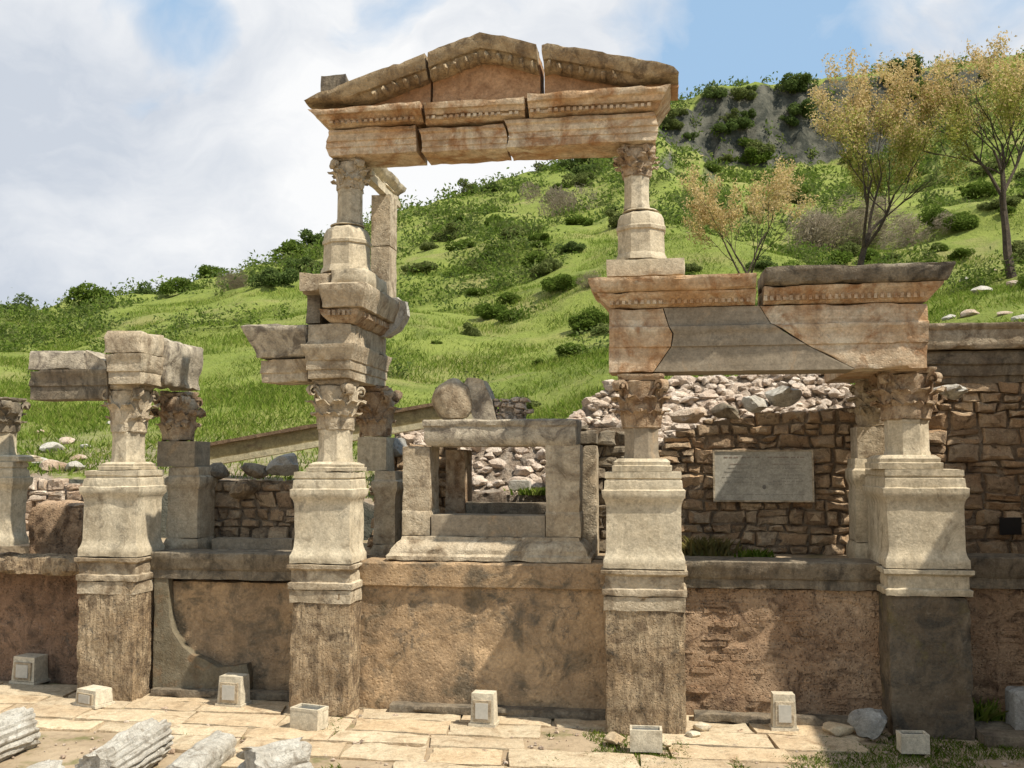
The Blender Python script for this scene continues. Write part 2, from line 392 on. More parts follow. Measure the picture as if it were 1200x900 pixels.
tag(frombuf('hill', np.stack([xx, yy, zz], -1), Fq, hillm, smooth=True), kind='structure')
# flat ground
n = 90; gx = np.sinh(np.linspace(-5.2, 5.2, n))*8-2; gy = np.sinh(np.linspace(-5.2, 5.2, n))*8+8
xx, yy = np.meshgrid(gx, gy); zz = np.zeros_like(xx)-.03; zz = zz+.012*np.sin(xx*3.1+yy)*np.sin(yy*2.7-xx)
idx = np.arange(n*n).reshape(n, n); Fq = np.stack([idx[:-1, :-1], idx[:-1, 1:], idx[1:, 1:], idx[1:, :-1]], -1).reshape(-1, 4)
tag(frombuf('ground', np.stack([xx, yy, zz], -1), Fq, soilm, smooth=True), kind='structure')

# ================================================================== PAVING
def paving():
    bm = bmesh.new(); rg = random.Random(3)
    y = 7.6
    def ok(x, y):
        px = project((x, y, 0))
        u, v = px
        if 640 < u < 722 and 852 < v < 882: return False
        if u > 968 or v > 925: return False
        if 722 <= u < 805 and v > 868: return v > 880 and u < 735
        if 230 < u < 470 and v > 866: return rg.random() < .55
        if u < 300 and v > 846+u*.03: return rg.random() < .25
        if 885 < u and v > 880: return rg.random() < .5
        return True
    while y < 11.75:
        h = rg.uniform(.42, .6); x = -10+rg.uniform(0, 1)
        while x < 3:
            w = rg.uniform(.7, 1.35)
            if ok(x+w/2, y+h/2):
                j = lambda: rg.uniform(-.03, .03)
                g_ = .012; z = rg.uniform(.0, .012)
                sk = -.06
                q = [(x+g_+j(), y+g_+j()), (x+w-g_+j(), y+g_+j()), (x+w-g_+sk+j(), y+h-g_+j()), (x+g_+sk+j(), y+h-g_+j())]
                b2 = bmesh.new(); ringstack(b2, [[(a, b, -.06) for a, b in q], [(a, b, z) for a, b in q]])
                dice(b2, .12); weather(b2, amp=.008, freq=4, edge=.012, seed=rg.random()*50, chip=.02, chipf=3)
                me = bpy.data.meshes.new('t'); b2.to_mesh(me); b2.free(); bm.from_mesh(me); bpy.data.meshes.remove(me)
            x += w
        y += h
    o = done(bm, 'paving', slabm); tag(o, kind='structure')
def project(p):
    d = np.array(p)-CP; z = d@FW
    return 600+F*(d@RT)/z, 450-F*(d@UP)/z
paving()

# ================================================================== WALLS OF THE LOWER STOREY
X1L, X1R, Y1 = AX(88, 11.3, 800), AX(155, 11.3, 800), 11.3
X2L, X2R, Y2 = AX(339, 11.03, 780), AX(409, 11.03, 780), 11.03
X3L, X3R, Y3 = AX(709, 10.83, 780), AX(803, 10.83, 780), 10.83
X4L, X4R, Y4 = AX(1043, 11.2, 780), AX(1140, 11.2, 780), 11.2
TZ = 1.72      # terrace level behind the ledges
def pwall(name, x0, x1, Y, z1, mat, label, cat='wall', thick=.35, group=None, amp=.02, extra=None, s=.055):
    t = thing(name, label, cat, ((x0+x1)/2, Y, 0), group)
    block('masonry', x0, x1, Y, Y+thick, -.15, z1, mat, t, s=s, amp=amp, freq=2.6, edge=.01, fine=.6, chip=.03, chipf=2)
    return t
LEDGE = [(.0, 0), (.0, .10), (.02, .12), (.05, .22), (.065, .235), (.065, .30), (.04, .31)]
def ledge(parent, x0, x1, Y, ztop, mat, h=.31, depth=.45):
    k = h/.31
    stack('ledge_moulding', x0, x1, Y, Y+depth, [(o, ztop-h+z*k) for o, z in LEDGE], mat, parent, s=.06, fac=(0, 0, 1, 0), amp=.006, edge=.008, chip=.012)
wl = pwall('low_wall', -12, X1L+.02, 12.45, 1.42, mudd, 'reddish brown eroded low wall left of the leftmost whole pier', amp=.03)
block('ledge_moulding', -12, X1L+.02, 12.25, 12.7, 1.45, 1.62, darkst, wl, amp=.03, edge=.02, chip=.05, freq=2)
w1 = pwall('low_wall', X1R-.05, X2L+.05, 11.85, AZ(270, 682, 11.85), plaster, 'brown plastered low wall with a jagged cement patch at its foot')
ledge(w1, X1R-.03, X2L+.03, 11.68, AZ(270, 648, 11.62), darkst, h=.34, depth=.5)
w2 = pwall('low_wall', X2R-.05, X3L+.05, 11.46, AZ(570, 664, 11.46), plaster, 'wide stained brown low wall under the marble window frame', thick=.5)
stack('wall_coping', X2R-.02, X3L+.02, 11.42, 11.95, [(0, AZ(570, 690, 11.42)), (.015, AZ(570, 688, 11.42)), (.03, AZ(570, 662, 11.42)), (.02, AZ(570, 659, 11.42))], plaster, w2, fac=(0, 0, 1, 0), amp=.012, edge=.015, chip=.02)
w3 = pwall('low_wall', X3R-.1, X4L+.1, 11.68, AZ(900, 690, 11.68), mud, 'red brown brick low wall under the marble plaque', amp=.035)
ledge(w3, X3R-.1, X4L+.1, 11.6, AZ(900, 658, 11.55), darkst, h=.32, depth=.5)
w4 = pwall('low_wall', X4R-.1, 9.5, 12.0, AZ(1170, 690, 12.0), mud, 'dark shaded low wall right of the darkest pier', amp=.03)
ledge(w4, X4R-.1, 9.5, 11.9, AZ(1170, 653, 11.85), darkst, h=.36, depth=.5)
# brick courses show as shallow ridges on the red wall
def courses(parent, x0, x1, Y, z0, z1, mat, dz=.075, seed=1):
    rg = random.Random(seed); bm = bmesh.new(); z = z0
    while z < z1:
        x = x0+rg.uniform(-.2, 0)
        while x < x1:
            w = rg.uniform(.16, .42)
            if rg.random() < .5:
                b2 = bmesh.new()
                c = (x+w/2, Y+.03, z+dz/2)
                ringstack(b2, [[(x+.006, Y-.004-rg.random()*.014, z+.008), (x+w-.006, Y-.004-rg.random()*.014, z+.008), (x+w-.006, Y+.1, z+.008), (x+.006, Y+.1, z+.008)],
                               [(x+.006, Y-.004-rg.random()*.014, z+dz-.008), (x+w-.006, Y-.004-rg.random()*.014, z+dz-.008), (x+w-.006, Y+.1, z+dz-.008), (x+.006, Y+.1, z+dz-.008)]])
                dice(b2, .06); weather(b2, amp=.02, freq=9, edge=.01, seed=rg.random()*40)
                me = bpy.data.meshes.new('t'); b2.to_mesh(me); b2.free(); bm.from_mesh(me); bpy.data.meshes.remove(me)
            x += w
        z += dz
    return done(bm, 'brick_courses', mat, parent)
courses(w3, X3R, X4L, 11.68, .1, AZ(900, 692, 11.68)-.05, mud)
courses(wl, -9.5, X1L, 12.45, .1, 1.25, mud, seed=5)
courses(w4, X4R, 6.5, 12.0, .1, 1.3, mud, seed=6)
# terrace behind
bm = bmesh.new(); tp_ = [(-12, 12.62), (X1L+.1, 12.62), (X1L+.1, 12.1), (9.5, 12.1), (9.5, 14.6), (-12, 14.6)]
ringstack(bm, [[(a, b, -.1) for a, b in tp_], [(a, b, TZ) for a, b in tp_]])
tag(done(bm, 'terrace', soilm), kind='structure')
# step at the foot of the walls (sits on the paving)
for nm, x0, x1, y0, lab in (('stone_step', X1R+.06, X2L, 11.60, 'low stone step at the foot of the wall with the jagged cement patch'),
                        ('stone_step', X2R+.4, X3L, 11.28, 'low stone step at the foot of the wide central wall'),
                        ('stone_step', X3R+.1, X3R+2.1, 11.4, 'low stone step at the foot of the red brick wall')):
    t = block(nm, x0, x1, y0, y0+.2, .0, .09, darkst, None, amp=.006, edge=.012)
    tag(t, lab, 'step')
# cement patch with a ragged top at the foot of the left bay
def P2(px, py, Y): p = at(px, py, Y); return (p.x, p.z)
Yp = 11.70
pts = [P2(181, 676, Yp), P2(197, 676, Yp), P2(198, 722, Yp), P2(202, 740, Yp), P2(214, 758, Yp), P2(226, 768, Yp), P2(240, 773, Yp), P2(255, 782, Yp), P2(272, 781, Yp), P2(289, 778, Yp), P2(292, 790, Yp), P2(291, 822, Yp), P2(178, 822, Yp)]
t = poly('cement_render', pts, Yp, Yp+.14, stone('cement_patch', (.23, .20, .14), (.17, .14, .09), (.24, .15, .08), stain_amt=.35, bump=.4, scale=1.2), w1, s=.05, amp=.006, edge=.006)

# ================================================================== PIERS
PROF = [(.03, 0), (.035, .055), (.0, .065), (.0, .155), (.045, .175), (.045, .21), (.018, .217), (.018, .285), (.004, .305), (-.008, .33), (-.017, .36), (-.019, .385),
        (-.021, .71), (-.016, .735), (-.002, .765), (.022, .79), (.028, .85), (.0, .858), (-.005, .928), (-.022, .934), (-.022, .94), (-.008, .948), (-.01, 1.0)]
def pier(label, x0, x1, y0, y1, z_lo, z_hi, matb, matp, zb=-.05, group='piers of the front row', name='pier', lower=True, amp=.008, chip=.012):
    t = thing(name, label, 'pier', ((x0+x1)/2, (y0+y1)/2, max(zb, 0)), group)
    if lower:
        block('pier_block', x0, x1, y0, y1, zb, z_lo, matb, t, s=.045, amp=.016, freq=4, edge=.014, fine=.8, chip=.02)
    if lower and matb is pier_st:
        h_b = .16; g_ = .012
        stack('drafted_margin', x0, x1, y0, y1, [(.012, z_lo-h_b), (.014, z_lo-.004)], cream_w, t, s=.06, amp=.01, edge=.008, chip=.02, fac=(1, 1, 1, 0))
    h = z_hi-z_lo; cut = [(o, z_lo+k*h) for o, k in PROF if k <= .21]; up = [(o, z_lo+k*h) for o, k in PROF if k >= .217]
    if lower: stack('moulded_course', x0, x1, y0, y1, cut, cream_w if matb is not pier_dark else cream, t, s=.05, amp=amp*.7, edge=.008, chip=chip)
    stack('pedestal', x0, x1, y0, y1, up, matp, t, s=.05, amp=amp*.6, freq=2, edge=.005, chip=chip)
    return t
z1a, z1b = AZ(121, 681, Y1), AZ(121, 551, Y1)
z2a, z2b = AZ(372, 691, Y2), AZ(372, 553, Y2)
z3a, z3b = AZ(756, 699, Y3), AZ(756, 553, Y3)
z4a, z4b = AZ(1085, 699, Y4), AZ(1085, 550, Y4)
pier('brown pier on the left carrying an L-shaped broken entablature', X1L, X1R, Y1, 11.95, z1a, z1b, pier_st, cream)
pier('brown pier carrying the tall left column stack of the pediment', X2L, X2R, Y2, 11.62, z2a, z2b, pier_st, cream)
pier('rough ribbed brown pier carrying the right column of the pediment', X3L, X3R, Y3, 11.6, z3a, z3b, pier_st, cream)
pier('darkest grey pier, widest of the row, beside the upright marble block', X4L, X4R, Y4, 12.3, z4a, z4b, pier_dark, cream)
# half pier at the left edge
X0R = AX(17, 11.75); X0L = X0R-.62
z0b = AZ(10, 541, 11.75); z0a = AZ(10, 668, 11.75)
pier('pale pedestal at the left edge standing on the rubble ledge', X0L, X0R, 11.75, 12.12, z0a, z0b, pier_st, cream, group='pedestals standing on the ledges', name='pedestal', lower=False)
block_y = None
tt = thing('rubble_ledge', 'broken brown masonry ledge under the pale pedestal at the left edge', 'ledge', (X0L, 12.0, 0))
block('masonry', -10.5, X1L-.05, 11.72, 12.3, AZ(10, 672, 11.8), AZ(10, 652, 11.8), pier_st, tt, amp=.05, freq=2.2, edge=.03, chip=.06)
block('footing', -10.5, X1L-.05, 12.2, 12.44, -.1, AZ(10, 672, 11.8)+.03, mudd, tt, amp=.03, freq=2.2, edge=.03, chip=.06)

def wing():
    t = thing('side_wing', 'tall brown masonry side wing with a cornice closing the right end of the row', 'wall', (5.2, 10.2, 0))
    block('masonry', 4.95, 5.8, 7.0, 13.6, -.1, 4.3, mud, t, s=.16, amp=.03, freq=2, edge=.02, chip=.04)
    stack('cornice', 4.95, 5.8, 7.0, 13.6, [(.02, 4.303), (.02, 4.7), (.10, 4.85), (.12, 5.0), (.1, 5.05)], darkst, t, s=.14, amp=.01, edge=.015, chip=.03)
wing()
# ---------------------------------------------------------- columns
def lathe_bm(bm, cx, cy, prof, n=24, ph=0.):
    ringstack(bm, [[(cx+r*math.cos(ph+2*math.pi*i/n), cy+r*math.sin(ph+2*math.pi*i/n), z) for i in range(n)] for r, z in prof])
def add(bm, b2):
    me = bpy.data.meshes.new('t'); b2.to_mesh(me); b2.free(); bm.from_mesh(me); bpy.data.meshes.remove(me)
def capital(parent, cx, cy, z0, z1, r, wtop, mat, seed, worn=.012, leafn=8):
    """Corinthian capital: bell, two tiers of curling acanthus leaves, corner volutes and a concave abacus"""
    h = z1-z0; bm = bmesh.new()
    lathe_bm(bm, cx, cy, [(r*1.06, z0), (r*1.12, z0+.03*h), (r*1.06, z0+.06*h), (r*1.02, z0+.25*h), (r*1.08, z0+.5*h), (r*1.22, z0+.72*h), (wtop*.47, z0+.86*h), (wtop*.46, z0+.88*h)], 24)
    rg = random.Random(seed)
    def leaf(a, zb, lh, out, w, curl):
        if rg.random() < .10: return
        b2 = bmesh.new(); n = 7; rows = []
        for i in range(n+1):
            t = i/n; rad = out[0]+(out[1]-out[0])*t**1.5+curl*max(0, t-.62)*2.2; z = zb+lh*t-(max(0, t-.80)*lh*.95)
            ww = w*(math.sin(math.pi*min(1, .28+t*.72))**.6+.15)*(1-.0*t)
            scal = 1+.12*math.sin(i*3.1)
            row = []
            for k in range(-3, 4):
                q = k/3*ww*.5*scal; rr_ = rad-abs(k/3)**2*w*.16+(.006 if k == 0 else 0)+(.010 if abs(k) in (1, 3) else 0)
                row.append((rr_, q, z-abs(k/3)*.02*(i % 2)))
            rows.append(row)
        fr = [[b2.verts.new((cx+rr_*math.cos(a)-q*math.sin(a), cy+rr_*math.sin(a)+q*math.cos(a), z)) for rr_, q, z in row] for row in rows]
        bk = [[b2.verts.new((cx+(rr_-.035)*math.cos(a)-q*math.sin(a), cy+(rr_-.035)*math.sin(a)+q*math.cos(a), z)) for rr_, q, z in row] for row in rows]
        m_ = len(rows[0])
        for i in range(n):
            for k in range(m_-1):
                b2.faces.new((fr[i][k], fr[i][k+1], fr[i+1][k+1], fr[i+1][k])); b2.faces.new((bk[i][k], bk[i+1][k], bk[i+1][k+1], bk[i][k+1]))
            for k in (0, m_-1):
                b2.faces.new((fr[i][k], fr[i+1][k], bk[i+1][k], bk[i][k]))
        for i in (0, n):
            for k in range(m_-1): b2.faces.new((fr[i][k], fr[i][k+1], bk[i][k+1], bk[i][k]))
        add(bm, b2)
    for i in range(leafn):
        a = 2*math.pi*i/leafn
        leaf(a, z0+.05*h, .36*h, (r*1.06, r*1.22), r*.95, r*.42)
        leaf(a+math.pi/leafn, z0+.18*h, .50*h, (r*1.06, r*1.34), r*.92, r*.5)
    d = wtop*.5*1.18
    for i in range(4):
        a = math.pi/4+i*math.pi/2
        for s_ in (-1, 1):                       # paired volutes under each corner
            c = Vector((cx+math.cos(a)*d*1.02, cy+math.sin(a)*d*1.02, z0+.76*h))
            ax = Vector((-math.sin(a), math.cos(a), 0)); rad = Vector((math.cos(a), math.sin(a), 0))
            b2 = bmesh.new(); prev = None; rings = []
            for j in range(15):
                th = j/14*math.pi*2.6; rr_ = .085*h*1.5*(1-.06*j)
                p = c-rad*rr_*math.cos(th)*.9+Vector((0, 0, 1))*rr_*math.sin(th)+ax*s_*.018
                w_ = .034
                rings.append([p+ax*w_+rad*.0+Vector((0, 0, .012)), p+ax*w_-Vector((0, 0, .012)), p-ax*w_-Vector((0, 0, .012)), p-ax*w_+Vector((0, 0, .012))])
            ringstack(b2, rings); add(bm, b2)
            # stem rising to the volute
            b2 = bmesh.new(); rings = []
            for j in range(7):
                t = j/6; rr_ = r*1.15+(d*.98-r*1.15)*t**1.6; z = z0+(.48+.36*t)*h
                aa = a+s_*(1-t)*.42; w_ = .022+.012*t
                p = Vector((cx+math.cos(aa)*rr_, cy+math.sin(aa)*rr_, z)); 
                rings.append([p+ax*w_+rad*.015, p+ax*w_-rad*.03, p-ax*w_-rad*.03, p-ax*w_+rad*.015])
            ringstack(b2, rings); add(bm, b2)
    dice(bm, .045); weather(bm, amp=worn, freq=9, edge=worn*.7, seed=seed, chip=worn*1.8, chipf=7)
    capo = done(bm, 'capital', mat, parent, ang=42)
    # abacus
    bm = bmesh.new(); ring = []
    for i in range(4):
        a = -math.pi*3/4+i*math.pi/2; b = a+math.pi/2
        p = Vector((math.cos(a), math.sin(a)))*wtop*.5*1.36; q = Vector((math.cos(b), math.sin(b)))*wtop*.5*1.36
        for j in range(8):
            t = (j+.5)/8; m_ = p.lerp(q, .06+.88*t); nrm = (p+q).normalized(); ring.append(m_-nrm*math.sin(math.pi*t)*wtop*.085)
    ringstack(bm, [[(cx+p.x*k, cy+p.y*k, z) for p in ring] for k, z in ((.93, z0+.87*h), (.97, z0+.92*h), (1.02, z0+.95*h), (1.02, z1))])
    bmesh.ops.triangulate(bm, faces=[f for f in bm.faces if len(f.verts) > 4]); dice(bm, .05)
    weather(bm, amp=worn*.8, freq=6, edge=worn*.6, seed=seed+3, chip=worn*1.6, chipf=4)
    done(bm, 'abacus', mat, capo)
def column(label, cx, cy, zs, r, wcap, mats, seed, plinth=None, shaft_n=8, group='columns with carved capitals', worn=.012, ph=math.pi/8):
    """zs: plinth bottom, base bottom, shaft bottom, capital bottom, top"""
    t = thing('column', label, 'column', (cx, cy, zs[0]), group)
    if plinth:
        px0, px1, py0, py1 = plinth
        stack('base', px0, px1, py0, py1, [(0, zs[0]), (.005, zs[0]+.45*(zs[2]-zs[0])), (-.02, zs[0]+.5*(zs[2]-zs[0])), (-.015, zs[0]+.75*(zs[2]-zs[0])), (-.05, zs[2]-.01), (-.06, zs[2])], mats[0], t, s=.05, amp=.005, edge=.007, chip=.01)
    bm = bmesh.new(); h = zs[3]-zs[2]
    lathe_bm(bm, cx, cy, [(r*1.06, zs[2]-.02), (r*1.05, zs[2]+.02), (r, zs[2]+.05), (r*.985, zs[3]-.04), (r*1.02, zs[3]-.02), (r*1.02, zs[3]+.01)], shaft_n, ph)
    bmesh.ops.triangulate(bm, faces=[f for f in bm.faces if len(f.verts) > 4])
    dice(bm, .07); weather(bm, amp=.003, edge=.003, seed=seed); done(bm, 'shaft', mats[1], t, ang=22)
    capital(t, cx, cy, zs[3], zs[4], r, wcap, mats[2], seed, worn)
    return t
def colpx(label, pxc, Yf, r, wcap, pys, mats, seed, plinthpx=None, depth=.5, **k):
    cy = Yf+depth/2; cx = AX(pxc, cy, pys[2])
    zs = [AZ(pxc, p, cy-r) for p in pys]
    pl = None
    if plinthpx: pl = (AX(plinthpx[0], Yf), AX(plinthpx[1], Yf), Yf, Yf+depth); zs[0] = AZ(pxc, pys[0], Yf)
    return column(label, cx, cy, zs, r, wcap, mats, seed, pl, **k)
colpx('stub column with a leafy capital on the left pier', 150, Y1+.03, .20, .50, (551, 545, 541, 507, 450), (cream, cream, cream_w), 11, (117, 158), .60)
colpx('stub column under the tall stack left of the marble window frame', 393, Y2+.02, .205, .52, (553, 546, 541, 504, 444), (cream, cream, cream_w), 12, (359, 413), .58)
colpx('grey stub column with a browned capital under the long right entablature', 752, Y3+.02, .205, .56, (553, 546, 537, 502, 438), (cream, greyst, brownc), 13, (717, 787), .6)
colpx('rust streaked column on the darkest pier', 1063, Y4+.04, .24, .62, (550, 543, 533, 492, 430), (cream, cream, brownc), 14, (1028, 1104), .72, worn=.016)
colpx('cropped column at the left edge of the row', 0, 11.8, .20, .50, (541, 537, 533, 507, 465), (cream, cream, darkst), 15, (-42, 24), .5)

# back-row pedestals and columns
def backped(label, pxl, pxr, Y, py0, py1, mat, depth=.5):
    x0, x1 = AX(pxl, Y), AX(pxr, Y)
    t = thing('pedestal', label, 'pedestal', ((x0+x1)/2, Y+depth/2, TZ), 'pedestals standing on the ledges')
    z0, z1 = AZ((pxl+pxr)/2, py0, Y), AZ((pxl+pxr)/2, py1, Y); h = z1-z0
    stack('plinth', x0+.02, x1-.02, Y, Y+depth, [(.03, z0-.08), (.03, z0+.1*h), (0, z0+.17*h)], mat, t, s=.05, amp=.006, edge=.008)
    stack('die', x0+.02, x1-.02, Y+.001, Y+depth-.001, [(0, z0+.17*h), (-.005, z0+.72*h), (.03, z0+.80*h), (.03, z0+.88*h), (0, z0+.9*h), (-.01, z1)], mat, t, s=.05, amp=.006, edge=.006, chip=.01)
    return t
backped('grey shaded pedestal tucked behind the left pier', 196, 236, 12.15, 648, 547, cream_w)
backped('shaded pedestal tucked behind the pier of the tall stack', 437, 466, 12.15, 655, 552, cream_w)
backped('narrow pedestal tucked behind the darkest pier', 998, 1032, 12.33, 656, 537, cream)
t = block('stone_block', AX(185, 12.15), AX(229, 12.15), 12.15, 12.6, AZ(207, 547, 12.15), AZ(207, 517, 12.15), greyst, None, amp=.003, edge=.004)
tag(t, 'plain grey cube of stone on the pedestal behind the left pier', 'block')
t = thing('capital_fragment', 'split reddish capital fragment on the plain grey cube of stone', 'capital', (AX(208, 12.35), 12.38, AZ(207, 517, 12.2)))
capital(t, AX(209, 12.38), 12.38, AZ(207, 517, 12.2), AZ(207, 458, 12.2), .19, .42, brownc, 31, .03)
t = thing('column', 'squat second column with a browned capital right behind the stub under the tall stack', 'column', (AX(438, 12.4), 12.4, AZ(436, 552, 12.2)), 'columns with carved capitals')
block('shaft', AX(419, 12.2), AX(453, 12.2), 12.2, 12.6, AZ(436, 552, 12.2), AZ(436, 512, 12.2), cream, t, amp=.004, edge=.006)
capital(t, AX(440, 12.4), 12.4, AZ(436, 512, 12.2), AZ(436, 452, 12.2), .19, .46, brownc, 32, .022)
t = thing('column', 'plain square grey stub beside the rust streaked column', 'column', (AX(1015, 12.5), 12.55, AZ(1012, 535, 12.4)), 'columns with carved capitals')
block('shaft', AX(1004, 12.36), AX(1040, 12.36), 12.36, 12.8, AZ(1012, 537, 12.4), AZ(1012, 500, 12.4), cream_w, t, amp=.003, edge=.006)
capital(t, AX(1026, 12.58), 12.58, AZ(1012, 500, 12.4), AZ(1012, 442, 12.4), .19, .44, cream_w, 33, .02)

# ---------------------------------------------------------- entablatures
def dentils(parent, x0, x1, y, z0, z1, mat, pitch=.075, dep=.05, axis='x'):
    """one continuous toothed strip"""
    bm = bmesh.new(); n = max(1, int((x1-x0)/pitch)); rg = random.Random(int(x0*100)); pts = []
    for i in range(n):
        a = x0+i*pitch; b = a+pitch*.60; k = dep*rg.uniform(.75, 1)*(0.1 if rg.random() < .1 else 1)
        pts += [(a-.001, .004), (a+.001, k), (b-.001, k), (b+.001, .004)]
    sg = -1 if axis == 'x' else 1; rings = []
    for u, k in pts:
        q = [(y+sg*k, z0), (y-sg*.03, z0), (y-sg*.03, z1), (y+sg*k, z1)]
        rings.append([(u, v, z) for v, z in q] if axis == 'x' else [(v, u, z) for v, z in q])
    ringstack(bm, rings); weather(bm, amp=.006, freq=12, edge=.004, seed=nextseed())
    return done(bm, 'dentil_band', mat, parent, ang=30)
# --- left pier: L-shaped
t = thing('entablature_block', 'pale moulded corner block on the left pier capital, topped by a raised lump', 'entablature', (AX(140, 11.15), 11.4, AZ(140, 450, 11.15)))
xa, xb, ya = AX(122, 11.2), AX(163, 11.2), 11.2
zz_ = lambda py, Y=11.2, px=140: AZ(px, py, Y)
stack('architrave', xa, xb, ya, ya+.55, [(-.02, zz_(450)), (-.02, zz_(436)), (.0, zz_(435)), (.0, zz_(422)), (.02, zz_(419)), (.03, zz_(414))], cream_w, t, fac=(1, .5, 1, 0), amp=.006, edge=.008, chip=.02)
stack('frieze', xa, xb, ya, ya+.55, [(.03, zz_(414)), (.03, zz_(395)), (.015, zz_(391)), (0, zz_(387))], cream_w, t, fac=(1, .3, 1, 0), amp=.01, edge=.014, chip=.03)
t = thing('entablature_block', 'rough broken block running back from the left pier with a ragged upper face', 'entablature', (AX(190, 12.1), 12.1, AZ(190, 460, 12.1)))
stack('architrave', xb-.40, xb+.03, ya+.552, 12.75, [(0, zz_(448)), (0, zz_(430)), (.02, zz_(424)), (.03, zz_(417)), (.04, zz_(393)), (.0, zz_(390))], lichen, t, fac=(1, 1, 0, 0), amp=.03, edge=.02, chip=.06, freq=4)
t = thing('architrave_beam', 'grey beam spanning from the left edge column to the left pier', 'beam', (AX(80, 11.4), 11.4, AZ(80, 468, 11.4)))
xl, xr = AX(31, 11.35), AX(124, 11.35); q = lambda py: AZ(78, py, 11.35)
stack('fasciae', xl, xr, 11.35, 11.8, [(-.02, q(468)), (-.02, q(453)), (.0, q(452)), (.0, q(443)), (.035, q(436)), (.04, q(433))], darkst, t, fac=(0, 0, 1, 1), amp=.008, edge=.01, chip=.025)
stack('frieze', xl, AX(96, 11.35), 11.35, 11.8, [(.03, q(433)), (-.01, q(413)), (-.03, q(410))], lichen, t, fac=(0, 1, 1, 1), amp=.008, edge=.01, chip=.02)
poly('broken_end', [(AX(96.5, 11.35), q(434)), (AX(122, 11.35), q(434)), (AX(119, 11.35), q(424)), (AX(107, 11.35), q(417)), (AX(97, 11.35), q(411))], 11.36, 11.78, lichen, t, amp=.02, edge=.02)

# --- pier 2 stack
ya = 11.02; xa, xb = AX(358, ya), AX(410, ya); z = lambda py: AZ(385, py, ya)
t = thing('entablature_block', 'deep moulded block crowning the capitals under the tall stack', 'entablature', (xa, ya+.6, z(444)))
stack('architrave', xa, xb, ya, 12.55, [(-.01, z(444)), (-.01, z(434)), (.005, z(433)), (.005, z(423)), (.02, z(422)), (.025, z(416)), (.055, z(407)), (.06, z(403))], cream_w, t, fac=(1, 1, 1, 1), amp=.006, edge=.008, chip=.018)
stack('frieze', xa, xb, ya+.01, 12.5, [(.02, z(403)), (.0, z(399)), (.0, z(379))], cream_w, t, fac=(1, 1, 1, 1), amp=.006, edge=.008, chip=.02)
t = thing('entablature_block', 'pale wedge-topped wing block jutting left from the tall stack', 'entablature', (AX(325, 11.1), 11.3, AZ(325, 448, 11.1)))
xl = AX(303, 11.1); q = lambda py: AZ(325, py, 11.1)
stack('architrave', xl, xa-.012, 11.1, 11.6, [(-.02, q(448)), (-.015, q(438)), (.0, q(437)), (.01, q(424)), (.03, q(421))], cream_w, t, fac=(1, 0, 1, 0), amp=.008, edge=.01, chip=.025)
stack('cornice', xl, xa-.012, 11.1, 11.6, [(.03, q(420)), (.05, q(410)), (.15, q(390)), (.17, q(383)), (.13, q(381))], lichen, t, fac=(1.15, 0, .9, 0), amp=.01, edge=.014, chip=.03)
t = thing('cornice_block', 'overhanging orange-bellied cornice with a snapped white end on the tall stack', 'cornice', (AX(410, 11), 11.4, AZ(400, 377, 11)))
xa2, xb2 = AX(384, ya), AX(412, ya)
stack('soffit', xa2, xb2, ya+.02, 12.28, [(-.01, z(379)), (.02, z(377)), (.09, z(369)), (.10, z(364)), (.12, z(363))], brownc, t, fac=(1, 1, 1, 1), amp=.012, edge=.01, chip=.02)
dentils(t, xa2-.05, xb2+.05, ya-.06, z(371), z(365), brownc, .06)
dentils(t, ya+.1, 12.25, xb2+.07, z(371), z(365), brownc, .08, axis='y')
stack('corona', xa2, xb2, ya+.02, 12.3, [(.155, z(362.5)), (.165, z(356)), (.21, z(345)), (.225, z(336)), (.19, z(334))], cream_w, t, fac=(.35, 1, 1, .25), amp=.01, edge=.012, chip=.02)
xe = xb2
poly('snapped_end', [(xe-.25, z(379)), (xe+.05, z(377)), (xe+.20, z(366)), (xe+.30, z(352)), (xe+.26, z(338)), (xe+.17, z(332)), (xe-.25, z(334))], 12.285, 12.42, white_m, t, amp=.03, edge=.03, chip=.03)
t = block('stone_block', AX(356, 11.2), AX(373, 11.2), 11.2, 11.8, AZ(365, 379, 11.2)+.002, AZ(365, 342, 11.2), darkst, None, amp=.008, edge=.01)
tag(t, 'small dark upright block wedged under the left end of the plate stone', 'block')
t = thing('plate_stone', 'flat pinkish two-piece plate stone below the upper left pedestal', 'slab', (AX(390, 11), 11.4, z(344)))
yq = 10.98
block('slab_piece', AX(347, yq), AX(384, yq), yq, 11.75, AZ(365, 342, yq), AZ(365, 318, yq), cream_w, t, amp=.012, edge=.016, chip=.03)
block('slab_piece', AX(385, yq), AX(428, yq), yq-.02, 11.85, AZ(400, 334, yq)+.015, AZ(400, 315, yq), cream, t, amp=.012, edge=.016, chip=.02)

